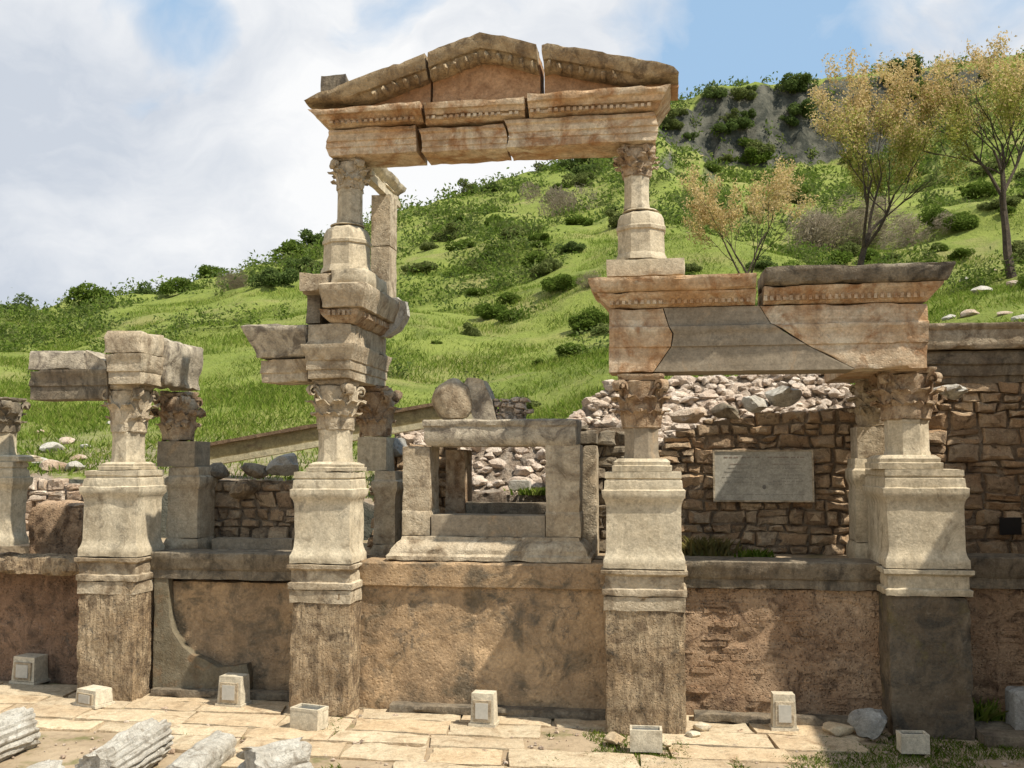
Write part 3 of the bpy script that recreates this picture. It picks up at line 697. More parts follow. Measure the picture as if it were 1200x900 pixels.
def octped(label, pxl, pxr, Yc, py0, py1, mat, n=8):
    r = (AX(pxr, Yc-.2)-AX(pxl, Yc-.2))/2; cx = AX((pxl+pxr)/2, Yc); m_ = (pxl+pxr)/2
    t = thing('octagonal_pedestal', label, 'pedestal', (cx, Yc, AZ(m_, py0, Yc-.25)), 'octagonal pedestals of the upper storey')
    q = lambda k: AZ(m_, py0+(py1-py0)*k, Yc-.25)
    bm = bmesh.new(); lathe_bm(bm, cx, Yc, [(r*1.08, q(0)), (r*1.06, q(.06)), (r*.98, q(.14)), (r*.96, q(.56)), (r*1.02, q(.58)), (r*1.03, q(.64)), (r*.98, q(.67)), (r*.95, q(.80)), (r*.86, q(.88)), (r*.72, q(.93))], n, math.pi/8)
    bmesh.ops.triangulate(bm, faces=[f for f in bm.faces if len(f.verts) > 4]); dice(bm, .06)
    weather(bm, amp=.004, edge=.004, seed=nextseed(), chip=.006); done(bm, 'body', mat, t, ang=22)
    bm = bmesh.new(); lathe_bm(bm, cx, Yc, [(r*.72, q(.95)), (r*.74, q(.97)), (r*.62, q(1.0))], 16); bmesh.ops.triangulate(bm, faces=[f for f in bm.faces if len(f.verts) > 4]); dice(bm, .06)
    weather(bm, amp=.004, edge=.005, seed=nextseed()); done(bm, 'torus_ring', mat, t)
    return cx
YU = 11.33
ZARCH = AZ(600, 171, 11.03)
cxl = octped('fluted-looking octagonal pedestal of the left upper column', 376, 432, YU, 317, 258, cream)
t = block('plinth_stone', AX(712, 11.02), AX(805, 11.02), 11.02, 11.75, AZ(758, 323, 11.02), AZ(758, 303, 11.02), cream, None, amp=.008, edge=.012, chip=.012)
tag(t, 'flat square plinth on the long right entablature under the octagonal pedestal', 'plinth')
cxr = octped('bright octagonal pedestal of the right upper column', 722, 785, YU, 303, 241, cream)
def upcol(label, px, pys, r, wcap, seed, mats):
    cx = AX(px, YU); zs = [AZ(px, p, YU-r) for p in pys]; zs[4] = ZARCH+.004; zs[3] = ZARCH-.37
    return column(label, cx, YU, zs, r, wcap, mats, seed, None, worn=.014)
upcol('left upper column with a pale capital under the pediment', 407, (259, 258, 258, 234, 190), .155, .38, 21, (cream, cream, cream_w))
upcol('right upper column with a browned capital under the pediment', 749, (242, 241, 241, 205, 160), .155, .38, 22, (cream, cream, brownc))
# square pillar behind and the beam running back
t = thing('square_pillar', 'slim two-piece square pillar behind the left upper column', 'pillar', (AX(443, 12.3), 12.4, AZ(440, 350, 12.3)))
xa, xb = AX(432, 12.25), AX(453, 12.25)+.0
block('lower_drum', xa, xb+.02, 12.25, 12.6, AZ(443, 352, 12.25)-.1, AZ(443, 288.6, 12.25), cream_w, t, amp=.004, edge=.006)
block('upper_drum', xa, xb+.02, 12.25, 12.6, AZ(443, 288, 12.25), AZ(443, 228, 12.25), cream_w, t, amp=.004, edge=.006)
t = thing('return_beam', 'short moulded beam running back from the left upper capital to the square pillar', 'beam', (AX(440, 12), 12, AZ(440, 215, 12)))
q = lambda py: AZ(428, py, 11.5)
xq0, xq1 = AX(427, 11.5), AX(474, 13.0)-.13
stack('fasciae', xq0, xq1, 11.5, 12.95, [(-.03, AZ(443, 228, 12.25)), (-.03, AZ(443, 228, 12.25)+.08), (0, AZ(443, 228, 12.25)+.085), (0, AZ(443, 228, 12.25)+.15)], cream, t, fac=(1, 1, 0, 0), amp=.005, edge=.008)
stack('crown_moulding', xq0, xq1, 11.5, 13.0, [(.0, AZ(443, 228, 12.25)+.152), (.04, AZ(443, 228, 12.25)+.20), (.10, AZ(443, 228, 12.25)+.25), (.11, AZ(443, 228, 12.25)+.32)], cream, t, fac=(1, 1, 0, 1), amp=.008, edge=.012, chip=.03)

# --- long right entablature
YA = 11.02
def zr(py, px=900): return AZ(px, py, YA)
zb_, zt_ = zr(434), zr(358)
bandsA = [(0, YA+.0), (.20, YA), (.215, YA-.055), (.25, YA-.06), (.30, YA-.03), (.44, YA-.025), (.445, YA-.005), (zt_-zb_, YA-.0)]
XL, XR = AX(714, YA), AX(1093, YA); H = zt_-zb_
def path(x0, x1, z, n=24): return [(x0+(x1-x0)*i/n, z) for i in range(n+1)]
t = thing('architrave_beam', 'orange stained left end of the long right architrave', 'beam', (XL, YA+.3, zb_), 'pieces of the long right architrave')
xj1 = AX(782, YA)
def brk1(d): return .10*math.sin(d/H*math.pi*1.0)-.03+(.02*math.sin(d*23))-.10*max(0, d/H-.7)/.3
ribbon('fascia_block', path(XL, xj1, zt_), bandsA, YA+.55, orange, t, skew=lambda k, d: k*brk1(d)+(1-k)*.0, amp=.008, edge=.010, chip=.015)
t = thing('architrave_beam', 'smooth grey restored middle of the long right architrave', 'beam', ((XL+XR)/2, YA+.3, zb_), 'pieces of the long right architrave')
xj2 = AX(893, YA)
def brk2(d): return 1.0*(max(0, d/H-.12)/.88)**1.25
ribbon('fascia_block', path(xj1+.004, xj2-.004, zt_), bandsA, YA+.55, greyst, t, skew=lambda k, d: k*brk2(d)+(1-k)*brk1(d), amp=.002, edge=.003)
t = thing('architrave_beam', 'orange and white right end of the long right architrave with a slanting break', 'beam', (XR, YA+.3, zb_), 'pieces of the long right architrave')
ribbon('fascia_block', path(xj2, XR, zt_), bandsA, YA+.55, orange, t, skew=lambda k, d: (1-k)*brk2(d)+k*(-.03*d/H), amp=.008, edge=.010, chip=.018)
t = thing('architrave_beam', 'plain return beam running back from the rust streaked column to the rear wall', 'beam', (AX(1060, 12), 12.2, zb_))
stack('fasciae', XR-.78, XR-.03, YA+.56, 13.05, [(0, zb_+.004), (0, zb_+.35), (.02, zb_+.36), (.03, zb_+.45), (.0, zb_+.46), (.0, zt_-.01)], orange, t, fac=(1, 0, 0, 0), amp=.006, edge=.008, chip=.01)
# cornices
def cornice(label, px0, px1, py_top, mid, Yf, mats, endl, endr, zbase, ztop, chipc=.02, den=True):
    """soffit with dentils and a flaring corona; endl/endr: corona overhang at each end"""
    h = ztop-zbase; x0, x1 = px0, px1
    t = thing('cornice_block', label, 'cornice', ((x0+x1)/2, Yf+.3, zbase))
    stack('soffit', x0, x1, Yf, Yf+.62, [(0, zbase+.002), (.03, zbase+.1*h), (.09, zbase+.30*h), (.13, zbase+.42*h), (.14, zbase+.5*h)], mats[0], t, fac=(endl, endr, 1, 0), amp=.01, edge=.01, chip=.02)
    if den: dentils(t, x0, x1, Yf-.04, zbase+.10*h, zbase+.24*h, mats[0], .068)
    stack('corona', x0, x1, Yf, Yf+.62, [(.17, zbase+.502*h), (.19, zbase+.58*h), (.23, zbase+.86*h), (.24, zbase+.9*h), (.235, ztop)], mats[1], t, fac=(endl, endr, 1, 0), amp=.01, edge=.014, chip=chipc)
    return t
zq0 = zt_+.003; zq1 = AZ(800, 322, YA-.22)
cornice('orange flaring left cornice of the long right entablature, below the octagonal pedestal', AX(716, YA), AX(888, YA), 0, 0, YA-.0, (orange, orange), 1.0, .0, zq0, zq1, .02)
cornice('grey topped right cornice of the long right entablature', AX(897, YA), AX(1092, YA), 0, 0, YA-.0, (orange, darkst), .0, 1.0, zq0, AZ(1000, 309, YA-.22), .02)
t = rock('broken_fragment', (AX(1118, 12.0), 12.0, AZ(1118, 458, 12.0)), (.17, .3, .09), white_m, None, 'pale jagged spur of stone sticking out beside the rust streaked capital', 'fragment', rough=.5)

# --- pediment
YPd = 11.03
def zp(px, py, Y=YPd): return AZ(px, py, Y)
# architrave in three pieces
zA0, zA1 = ZARCH, zp(600, 140)
HA = zA1-zA0
bandsP = [(0, YPd-.02), (.05, YPd-.03), (.07, YPd), (.15, YPd), (.155, YPd+.02), (.22, YPd+.02), (.225, YPd+.035), (HA, YPd+.035)]
xs = [AX(384, YPd, 170), AX(488, YPd, 170), AX(590, YPd, 170), AX(768, YPd, 170)]
labs = ['left piece of the pediment architrave with a projecting broken corner', 'middle piece of the pediment architrave under a dark gap', 'right piece of the pediment architrave with pale horizontal streaks']
for i in range(3):
    t = thing('architrave_beam', labs[i], 'beam', ((xs[i]+xs[i+1])/2, YPd+.3, zA0), 'pieces of the pediment architrave')
    dz = [0, -.035, 0][i]; bb = [(max(0, d+dz) if j == 0 else d, y+[0, .03, 0][i]) for j, (d, y) in enumerate(bandsP)]
    ribbon('fascia_block', path(xs[i]+.006, xs[i+1]-.006, zA1+dz-.004, 16), bb[:-1]+[(HA+dz, bb[-1][1])], YPd+.6, orange, t,
           skew=lambda k, d, i=i: (.05*math.sin(d*9) if i else -.05*max(0, .12-abs(d-.2))*8*(1-k)), amp=.008, edge=.01, chip=.018)
# horizontal cornices in three pieces
def hc(label, px0, px1, zb0, zt0, zb1, zt1, Yf, o, mats, el, er):
    x0, x1 = px0, px1
    t = thing('cornice_block', label, 'cornice', ((x0+x1)/2, Yf+.3, min(zb0, zb1)), 'pieces of the pediment cornice')
    H_ = zt0-zb0
    pth = [(x0+(x1-x0)*k/12, zt0+(zt1-zt0)*k/12) for k in range(13)]
    bands = [(0, Yf-o), (.42*H_, Yf-o+.01), (.47*H_, Yf-o*.75), (.70*H_, Yf-o*.6), (.73*H_, Yf-o*.35), (H_, Yf-.01)]
    ribbon('cornice_course', pth, bands, Yf+.62, mats, t, skew=lambda k, d: (-el*(1-d/H_)*(1-k)+er*(1-d/H_)*k), amp=.012, edge=.012, chip=.02)
    dentils(t, x0+.03, x1-.03, Yf-o*.42, zb0+.10*H_, zb0+.28*H_, mats, .07, .06)
z140 = zA1
hc('left cornice piece under the pediment with brown scalloped belly', AX(388, YPd, 140), AX(497, YPd, 140), z140, zp(430, 121, YPd-.3), z140, zp(430, 119, YPd-.3), YPd, .22, orange, .22, 0)
hc('middle cornice piece under the pediment with a clean dentil row', AX(499, YPd, 140), AX(617, YPd, 140), z140, zp(560, 113, YPd-.26), z140, zp(560, 113, YPd-.26), YPd, .19, orange, 0, 0)
hc('right cornice piece under the pediment with a rounded left end', AX(620, YPd, 140), AX(771, YPd, 140), z140, zp(700, 101, YPd-.3), z140, zp(700, 99, YPd-.3), YPd, .22, orange, 0, .16)
# raking blocks
def zx(px, py, Y): p = at(px, py, Y); return (p.x, p.z)
def rake(label, top, base_py, depth_front, extra=None):
    YR = YPd-.24
    tp = [zx(u, v, YR) for u, v in top]; x0, x1 = tp[0][0], tp[-1][0]
    zbase = zp((top[0][0]+top[-1][0])/2, base_py, YPd-.1)
    t = thing('pediment_block', label, 'pediment', ((x0+x1)/2, YPd+.2, zbase), 'raking blocks of the pediment')
    # tympanum behind
    pts = [(x, z-.04) for x, z in tp]; pts = [(pts[0][0], zbase)]+pts+[(pts[-1][0], zbase)]
    pts = [(x, max(z, zbase+.02)) if 0 < i < len(pts)-1 else (x, z) for i, (x, z) in enumerate(pts)]
    poly('tympanum', pts, YPd+.06, YPd+.5, brownt, t, amp=.01, edge=.006, s=.07)
    # finely sampled raking path
    pth = []
    for (xa_, za_), (xb_, zb_2) in zip(tp, tp[1:]):
        n_ = max(2, int((xb_-xa_)/.06))
        pth += [(xa_+(xb_-xa_)*i/n_, za_+(zb_2-za_)*i/n_) for i in range(n_)]
    pth.append(tp[-1])
    def cl(b): return b
    rings = []; bm = bmesh.new()
    bands = [(0, YPd+.52), (0, YR), (.07, YR+.004), (.095, YR+.03), (.17, YR+.06), (.175, YR+.11), (.26, YR+.17), (.265, YPd+.05), (.27, YPd+.52)]
    for x, z in pth:
        rings.append([(x, Y, max(z-d, min(z-.004*j-.004, zbase+.015+.004*(len(bands)-j)))) for j, (d, Y) in enumerate(bands)])
    ringstack(bm, rings); dice(bm, .055); weather(bm, amp=.012, freq=5, edge=.012, seed=nextseed(), chip=.025, chipf=5)
    # modillions hanging under the raking cornice
    s_ = .085; L = 0; rg = random.Random(int(x0*31))
    for (xa_, za_), (xb_, zb_2) in zip(pth, pth[1:]):
        L += xb_-xa_
        if L > s_*1.35:
            L = 0
            if za_-.27 < zbase+.03: continue
            b2 = rock_bm((xa_, YPd-.07, za_-.225), (.040, .15, .062), nextseed(), 2, .3, sq=.9); add(bm, b2)
    done(bm, 'raking_cornice', lichen_o, t)
brownt = stone('brown_panel_stone', (.50, .31, .175), (.40, .225, .115), (.25, .13, .065), stain_amt=.4, bump=.4, drips=.2)
lichen_o = stone('lichened_ochre_marble', (.50, .39, .245), (.36, .255, .145), (.17, .12, .075), stain_amt=.55, bump=.8, scale=1.8, strata=.2)
rake('left raking block of the pediment sloping to a point', [(355, 117), (372, 108), (430, 86), (498, 61)], 121, 0)
rake('apex block of the pediment over a brown triangular panel', [(500, 60), (520, 52), (562, 37), (590, 41), (629, 51)], 112, 0)
rake('right raking block of the pediment with a rounded outer end', [(634, 52), (641, 49), (700, 59), (770, 71), (790, 77), (796, 84)], 100, 0)
t = block('stone_block', AX(375, 11.25, 100), AX(405, 11.25, 100), 11.25, 11.5, AZ(390, 104, 11.25)-.06, AZ(390, 87, 11.25), darkst, None, amp=.01, edge=.014)
tag(t, 'small dark block perched on the left slope of the pediment', 'block')

# ================================================================== MARBLE WINDOW FRAME (centre)
YN = 11.6
nz_ = lambda py, Y=YN: AZ(570, py, Y)
t = thing('marble_aedicule', 'large grey marble window frame standing on the central wall', 'aedicule', (AX(570, YN), YN+.4, nz_(655)))
stack('base_moulding', AX(473, YN), AX(677, YN), YN, YN+.62, [(.16, nz_(657)), (.165, nz_(651)), (.13, nz_(648)), (.12, nz_(644)), (.06, nz_(636)), (.02, nz_(633)), (.01, nz_(629))], cream_w, t, amp=.008, edge=.01, chip=.015)
stack('sill_panel', AX(505, YN), AX(638, YN), YN+.03, YN+.42, [(0, nz_(629)), (0, nz_(604))], greyst, t, amp=.004, edge=.008)
stack('post', AX(471, YN), AX(504, YN), YN+.02, YN+.55, [(0, nz_(629)), (0, nz_(600)), (-.008, nz_(599)), (-.004, nz_(523))], cream_w, t, amp=.006, edge=.01, chip=.015)
stack('post', AX(638, YN), AX(680, YN), YN+.01, YN+.45, [(0, nz_(629)), (0, nz_(600)), (-.008, nz_(599)), (-.004, nz_(521))], cream_w, t, amp=.006, edge=.01, chip=.015)
stack('lintel', AX(497, YN), AX(676, YN), YN-.03, YN+.6, [(-.04, nz_(523)), (-.02, nz_(519)), (.0, nz_(514)), (.0, nz_(501)), (.02, nz_(499)), (.02, nz_(493)), (.0, nz_(491))], lichen, t, fac=(1, .4, 1, 0), amp=.01, edge=.012, chip=.022)
t = thing('marble_aedicule', 'inner shaded post pair standing right behind the marble window frame', 'aedicule', (AX(570, 12.6), 12.6, TZ))
block('post', AX(522, 12.4), AX(545, 12.4), 12.4, 12.9, TZ-.03, AZ(530, 527, 12.4), brownc, t, amp=.01, edge=.012)
block('post', AX(681, 12.4), AX(699, 12.4), 12.4, 12.8, TZ-.03, AZ(690, 522, 12.4), cream_w, t, amp=.01, edge=.012, chip=.03)
block('beam_shade_bar', AX(545, 12.4)+.002, AX(681, 12.4)-.002, 12.45, 12.6, AZ(600, 603, 12.4), AZ(600, 589, 12.4), darkst, t, amp=.01, edge=.012)  # dark bar in place of a beam's shadow, shade put into its colour
block('lintel', AX(522, 12.4), AX(699, 12.4), 12.4, 12.95, AZ(600, 521, 12.4)+.01, AZ(600, 508, 12.4), darkst, t, amp=.01, edge=.012)
# carved pieces on the lintel
zl = nz_(492)
c = at(531, 470, YN+.2)
rock('carved_fragment', (c.x, c.y, zl+.25), (.26, .2, .27), cream_w, None, 'round-edged carved lump left on the marble window frame lintel', 'fragment', rough=.10, sq=.25, nb=1)
t = poly('carved_fragment', [zx(556, 494, YN+.15), zx(612*.95, 494, YN+.15), zx(576, 470, YN+.15), zx(566, 446, YN+.15), zx(548, 444, YN+.15), zx(543, 452, YN+.15)], YN+.15, YN+.5, lichen, None, amp=.02, edge=.02)
tag(t, 'tall tapering carved piece next to the round lump on the lintel', 'fragment')
t = thing('rubble_lump', 'pale square lump of rubble masonry at the right of the carved pieces on the lintel', 'fragment', tuple(at(599, 492, YN+.3)))
def rubble(parent, x0, x1, z0, ztop, Y, sw, sh, mat, seed, depth=.16, slope=0., name='stones'):
    """tightly packed roughly squared stones in wavy courses; ztop(x) gives the ragged top"""
    rg = random.Random(seed); bm = bmesh.new(); z = z0; k = 0
    def bd(kk, x): return .045*noise.noise(Vector((x*1.7, kk*3.3, seed)))+.03*noise.noise(Vector((x*5.1, kk*7.7, seed)))
    zz_k = [z0]
    while zz_k[-1] < z0+3.2: zz_k.append(zz_k[-1]+rg.uniform(*sh))
    for i in range(len(zz_k)-1):
        za, zb2 = zz_k[i], zz_k[i+1]; x = x0-rg.uniform(0, sw[0]); tl, bl = x, x
        f = (zb2-za)/max(sh[1], .01)
        while x < x1:
            w = rg.uniform(*sw)*(.55+.6*f); tr = x+w+rg.uniform(-.03, .03); br = x+w+rg.uniform(-.03, .03)
            A = lambda xx: za+bd(i, xx); B = lambda xx: zb2+bd(i+1, xx)
            split = rg.random() < .22 and f > .7; m1 = rg.uniform(.4, .6)
            cells = [(0, m1), (m1, 1)] if split else [(0, 1)]
            xc = x+w/2
            if x0-.02 < xc < x1+.02:
                for c0, c1 in cells:
                    g_ = rg.uniform(.006, .014)
                    P_ = []
                    for (xx, cc) in ((bl, c0), (br, c0), (br*.5+tr*.5, (c0+c1)/2), (tr, c1), ((tl+tr)/2+rg.uniform(-.02, .02), c1), (tl, c1), (bl*.5+tl*.5, (c0+c1)/2)):
                        P_.append(Vector((xx+rg.uniform(-.008, .008), A(xx)+(B(xx)-A(xx))*cc+rg.uniform(-.008, .008))))
                    cen = sum(P_, Vector((0, 0)))/len(P_)
                    if cen.y > ztop(cen.x): continue
                    rr = max((p-cen).length for p in P_)
                    yo = Y+slope*(cen.y-z0)+rg.uniform(-.04, .035); b2 = bmesh.new()
                    def rg_(s_, y_, sk=0): return [(cen.x+(p.x-cen.x)*s_, y_+sk*(p.y-cen.y), cen.y+(p.y-cen.y)*s_) for p in P_]
                    sc = 1-g_/rr*1.6; tk = rg.uniform(-.25, .25)
                    ringstack(b2, [rg_(sc*.97, yo+.16), rg_(sc, yo+.05, tk*.5), rg_(sc*.97, yo+.018, tk), rg_(sc*.86, yo-.004, tk), rg_(sc*.5, yo-.012+rg.uniform(-.01, .01), tk)])
                    bmesh.ops.triangulate(b2, faces=[f_ for f_ in b2.faces if len(f_.verts) > 4]); dice(b2, .075)
                    weather(b2, amp=.022, freq=8, edge=.004, seed=seed*100+k, fine=.8, chip=.02, chipf=6); add(bm, b2); k += 1
            tl, bl, x = tr, br, x+w
    return done(bm, name, mat, parent, ang=24)
xa, xb = AX(581, YN+.25), AX(616, YN+.25)
rubble(t, xa, xb, nz_(494), lambda x: nz_(466), YN+.25, (.07, .13), (.05, .08), rublit, 41, .1)
block('core', xa+.03, xb-.03, YN+.27, YN+.55, nz_(494), nz_(469), rublitm, t, amp=.02)

# ================================================================== REAR RUBBLE WALLS
def rwall(label, x0, x1, Y, z0, ztop, sw, sh, mat, seed, core=mortar, thick=.5, slope=0., depth=.16, name='rubble_wall'):
    t = thing(name, label, 'wall', ((x0+x1)/2, Y, z0))
    rubble(t, x0, x1, z0, ztop, Y, sw, sh, mat, seed, depth, slope)
    # earth core just behind the stone faces
    bm = bmesh.new(); n_ = max(4, int((x1-x0)/.15)); pts = [(x0, z0-.05)]+[(x0+(x1-x0)*i/n_, ztop(x0+(x1-x0)*i/n_)-.02) for i in range(n_+1)]+[(x1, z0-.05)]
    ringstack(bm, [[(x, Y+.05+slope*(z-z0), z) for x, z in pts], [(x, Y+thick, z) for x, z in pts]])
    bmesh.ops.triangulate(bm, faces=[f for f in bm.faces if len(f.verts) > 4]); dice(bm, .10)
    weather(bm, amp=.035, freq=7, edge=.0, seed=seed); done(bm, 'earth_core', core, t)
    return t
def rag(base, amp, f, seed): return lambda x: base(x)+amp*noise.noise(Vector((x*f, seed, 0)))
YW = 13.0
def heap(label, x0, x1, Y, z0, ztop, n_, mat, seed, slope=.6, big=(.05, .15), core=None):
    t = thing('rubble_heap', label, 'rubble heap', ((x0+x1)/2, Y, z0)); rg = random.Random(seed); bm = bmesh.new()
    for i in range(n_):
        x = rg.uniform(x0, x1); zt = ztop(x); z = rg.uniform(z0, zt); r_ = rg.uniform(*big)*(1 if rg.random() < .8 else 1.4)
        add(bm, rock_bm((x, Y+slope*(z-z0)+rg.uniform(-.04, .06), z), (r_*rg.uniform(.8, 1.4), r_, r_*rg.uniform(.55, .95)), seed*100+i, 2, .35, sq=.6, nb=8))
    done(bm, 'stones', mat, t, ang=24)
    bm = bmesh.new(); n2 = max(4, int((x1-x0)/.15)); pts = [(x0, z0-.05)]+[(x0+(x1-x0)*i/n2, ztop(x0+(x1-x0)*i/n2)) for i in range(n2+1)]+[(x1, z0-.05)]
    ringstack(bm, [[(x, Y+.03+slope*(z-z0), z) for x, z in pts], [(x, Y+.5+slope*(z-z0), z) for x, z in pts]])
    bmesh.ops.triangulate(bm, faces=[f for f in bm.faces if len(f.verts) > 4]); dice(bm, .07)
    weather(bm, amp=.07, freq=7, edge=0, seed=seed, fine=.8); done(bm, 'earth_core', core or rublitm, t); return t
xs_ = [AX(p, YW) for p in (776, 800, 830, 860, 900, 940, 975, 1005)]
zs_ = [AZ(900, p, YW) for p in (520, 505, 492, 488, 486, 482, 478, 476)]
top3 = rag(lambda x: float(np.interp(x, xs_, zs_)), .06, 3, 3)
rwall('big brown rubble wall carrying the pale plaque', xs_[0], AX(1012, YW), YW, TZ, top3, (.13, .40), (.09, .20), rubm, 51)
# light collapsed rubble that leans back above it
top3b = rag(lambda x: float(np.interp(x, xs_, [AZ(900, p, 13.7) for p in (449, 440, 438, 436, 434, 432, 430, 428)])), .10, 2.5, 5)
heap('pale collapsed rubble rising behind the plaque wall', AX(768, 13.4), AX(1010, 13.4), 13.2, 2.9, top3b, 620, heapm, 52, slope=.85, big=(.03, .105))
for (u, v, w_, h_, m_, lab) in ((884, 474, 30, 20, white_m, 'white angular boulder left of centre on top of the plaque wall'), (917, 465, 40, 22, white_m, 'large white boulder highest on top of the plaque wall'),
                          (850, 482, 34, 18, darkst, 'dark flat boulder on top of the plaque wall'), (806, 487, 40, 20, rublit, 'pink-white lump at the left end of the plaque wall top')):
    c = at(u, v, 13.1); k = 13.1/1150
    rock('boulder', (c.x, c.y, c.z), (w_*k*.52, .2, h_*k*.55), m_, None, lab, 'boulder', 'boulders lying on the rear walls', rough=.3, sq=.4)
# right of pier 4
xs4 = AX(1086, YW); zt4 = AZ(1150, 446, YW)
rwall('coursed brown rubble wall right of the darkest pier with a painted square hole', xs4, 9.0, YW, TZ, lambda x: zt4, (.16, .46), (.10, .24), rubm, 53)
t = thing('wall_cornice', 'long grey moulded cornice on top of the right rear wall', 'cornice', (xs4, YW, zt4))
q = lambda py: AZ(1150, py, 12.9)
stack('fasciae', xs4, 9.0, YW-.05, YW+.5, [(-.04, q(449)), (-.04, q(441)), (.0, q(440)), (.0, q(428)), (.03, q(426)), (.03, q(413)), (.05, q(411))], darkst, t, fac=(0, 0, 1, 1), amp=.006, edge=.008, chip=.012)
stack('crown', xs4, 9.0, YW-.05, YW+.5, [(.09, q(409)), (.11, q(405)), (.11, q(387)), (.16, q(382)), (.16, q(379))], cream_w, t, fac=(0, 0, 1, 1), amp=.005, edge=.008, chip=.012)
# square putlog hole: near-black slab on the wall face, its shade painted in
t = block('hole_shade_slab', AX(1166, YW-.1), AX(1192, YW-.1), YW-.135, YW-.1, AZ(1180, 627, YW-.1), AZ(1180, 606, YW-.1), plain('hole_shadow', (.012, .01, .008), .95), None, amp=.004)
tag(t, 'small dark slab painted as the shade of a square hole low in the right rear wall', 'hole')
# behind pier 2 - 3 (left of pier 3, centre)
rwall('dark rubble pier between the marble frame and the rough ribbed pier', AX(676, YW), AX(735, YW), 12.8, TZ, rag(lambda x: AZ(700, 500, 12.8), .05, 4, 1), (.15, .35), (.1, .2), darkst, 54)
heap('pale rubble slope rising behind the marble frame on its right', AX(664, 14), AX(735, 14), 13.6, 2.8, lambda x: float(np.interp(x, [AX(664, 14), AX(690, 14), AX(715, 14)], [AZ(700, 492, 14), AZ(700, 470, 14), AZ(700, 447, 14)])), 150, heapm, 55, slope=.6, big=(.03, .10))
heap('sunlit rubble slope seen through the marble frame', AX(450, 15.0), AX(700, 15.0), 14.1, 1.5, rag(lambda x: AZ(590, 500, 15.2), .08, 2, 8), 420, heapm, 56, slope=.8, big=(.03, .13))
t = block('marble_block', AX(596, 13.6), AX(620, 13.6), 13.6, 13.9, AZ(608, 575, 13.6), AZ(608, 563, 13.6), white_m, None, amp=.01, edge=.014)
tag(t, 'small bright white block seen through the marble frame', 'block')
tb = block('rubble_mound', AX(540, 13.5), AX(645, 13.5), 13.5, 14.2, TZ-.02, AZ(600, 576, 13.6), rublitm, None, amp=.06, freq=3, edge=.03, chip=.05)
tag(tb, 'earthy mound carrying the small bright white block', 'mound')
# left rear walls
xsl = AX(236, 12.75), AX(352, 12.75)
rwall('brown rubble wall between the left pier and the tall stack', xsl[0], xsl[1], 12.75, TZ, rag(lambda x: AZ(290, 562, 12.75), .05, 4, 2), (.14, .36), (.10, .22), rubm, 57)
for (u, v, w_, h_, m_, lab) in ((254, 552, 34, 22, darkst, 'dark round boulder at the left end of the brown rubble wall top'), (286, 574, 34, 28, pier_st, 'brown egg-shaped boulder in the brown rubble wall'),
                          (300, 551, 36, 20, darkst, 'grey flat boulder in the middle of the brown rubble wall top'), (332, 545, 46, 28, grey_m, 'pale jagged boulder on the brown rubble wall beside the tall stack'), (462, 524, 34, 26, grey_m, 'pale split boulder between the tall stack and the marble frame')):
    c = at(u, v, 12.7); k = 12.7/1150
    rock('boulder', (c.x, c.y, c.z), (w_*k*.5, .2, h_*k*.5), m_, None, lab, 'boulder', 'boulders lying on the rear walls', rough=.25, sq=.35)
t = block('marble_slab', AX(252, 12.35), AX(346, 12.35), 12.3, 12.6, TZ-.02, AZ(300, 631, 12.35), greyst, None, amp=.01, edge=.014, chip=.02)
tag(t, 'low blue-grey marble slab lying on the ledge in front of the brown rubble wall', 'slab')
rwall('short rubble wall between the tall stack and the marble frame', AX(440, 13.0), AX(530, 13.0), 13.0, TZ, rag(lambda x: AZ(480, 520, 13.0), .08, 4, 6), (.12, .3), (.1, .18), rubm, 58)
t = thing('mud_block', 'lumpy brown block of masonry between the left edge pedestal and the left pier', 'wall', (AX(68, 12.6), 12.7, TZ))
block('masonry', AX(38, 12.6), AX(102, 12.6), 12.55, 13.3, 1.4, AZ(68, 590, 12.6), mud, t, amp=.06, freq=3, edge=.05, chip=.07, chipf=3)
rwall('low pale rubble behind the left pier', -11.5, AX(104, 13.6), 13.55, 1.5, rag(lambda x: AZ(80, 566, 13.6), .12, 2, 9), (.15, .4), (.1, .2), rublit, 59, rublitm, slope=.2)

# sloping path kerb seen behind the left walls
t = thing('walkway_rail', 'faded timber sided walkway climbing behind the left rear walls', 'walkway', (AX(360, 14.6), 14.6, AZ(360, 530, 14.6)))
def slant(name, a, b, th, Y, mat, dy):
    pa, pb = at(*a, Y), at(*b, Y)
    poly(name, [(pa.x, pa.z-th), (pb.x, pb.z-th), (pb.x, pb.z), (pa.x, pa.z)], Y-dy, Y+dy, mat, t, s=.2, amp=.004, edge=.004)
slant('cap_rail', (225, 523), (560, 463), .05, 14.6, stone('rail_cap', (.25, .17, .10), (.19, .125, .075), (.12, .08, .05), drips=0), .09)
slant('side_board', (225, 527), (560, 467), .22, 14.6, woodm, .03)
slant('edge_strip', (225, 543), (560, 484), .09, 14.6, woodp, .08)

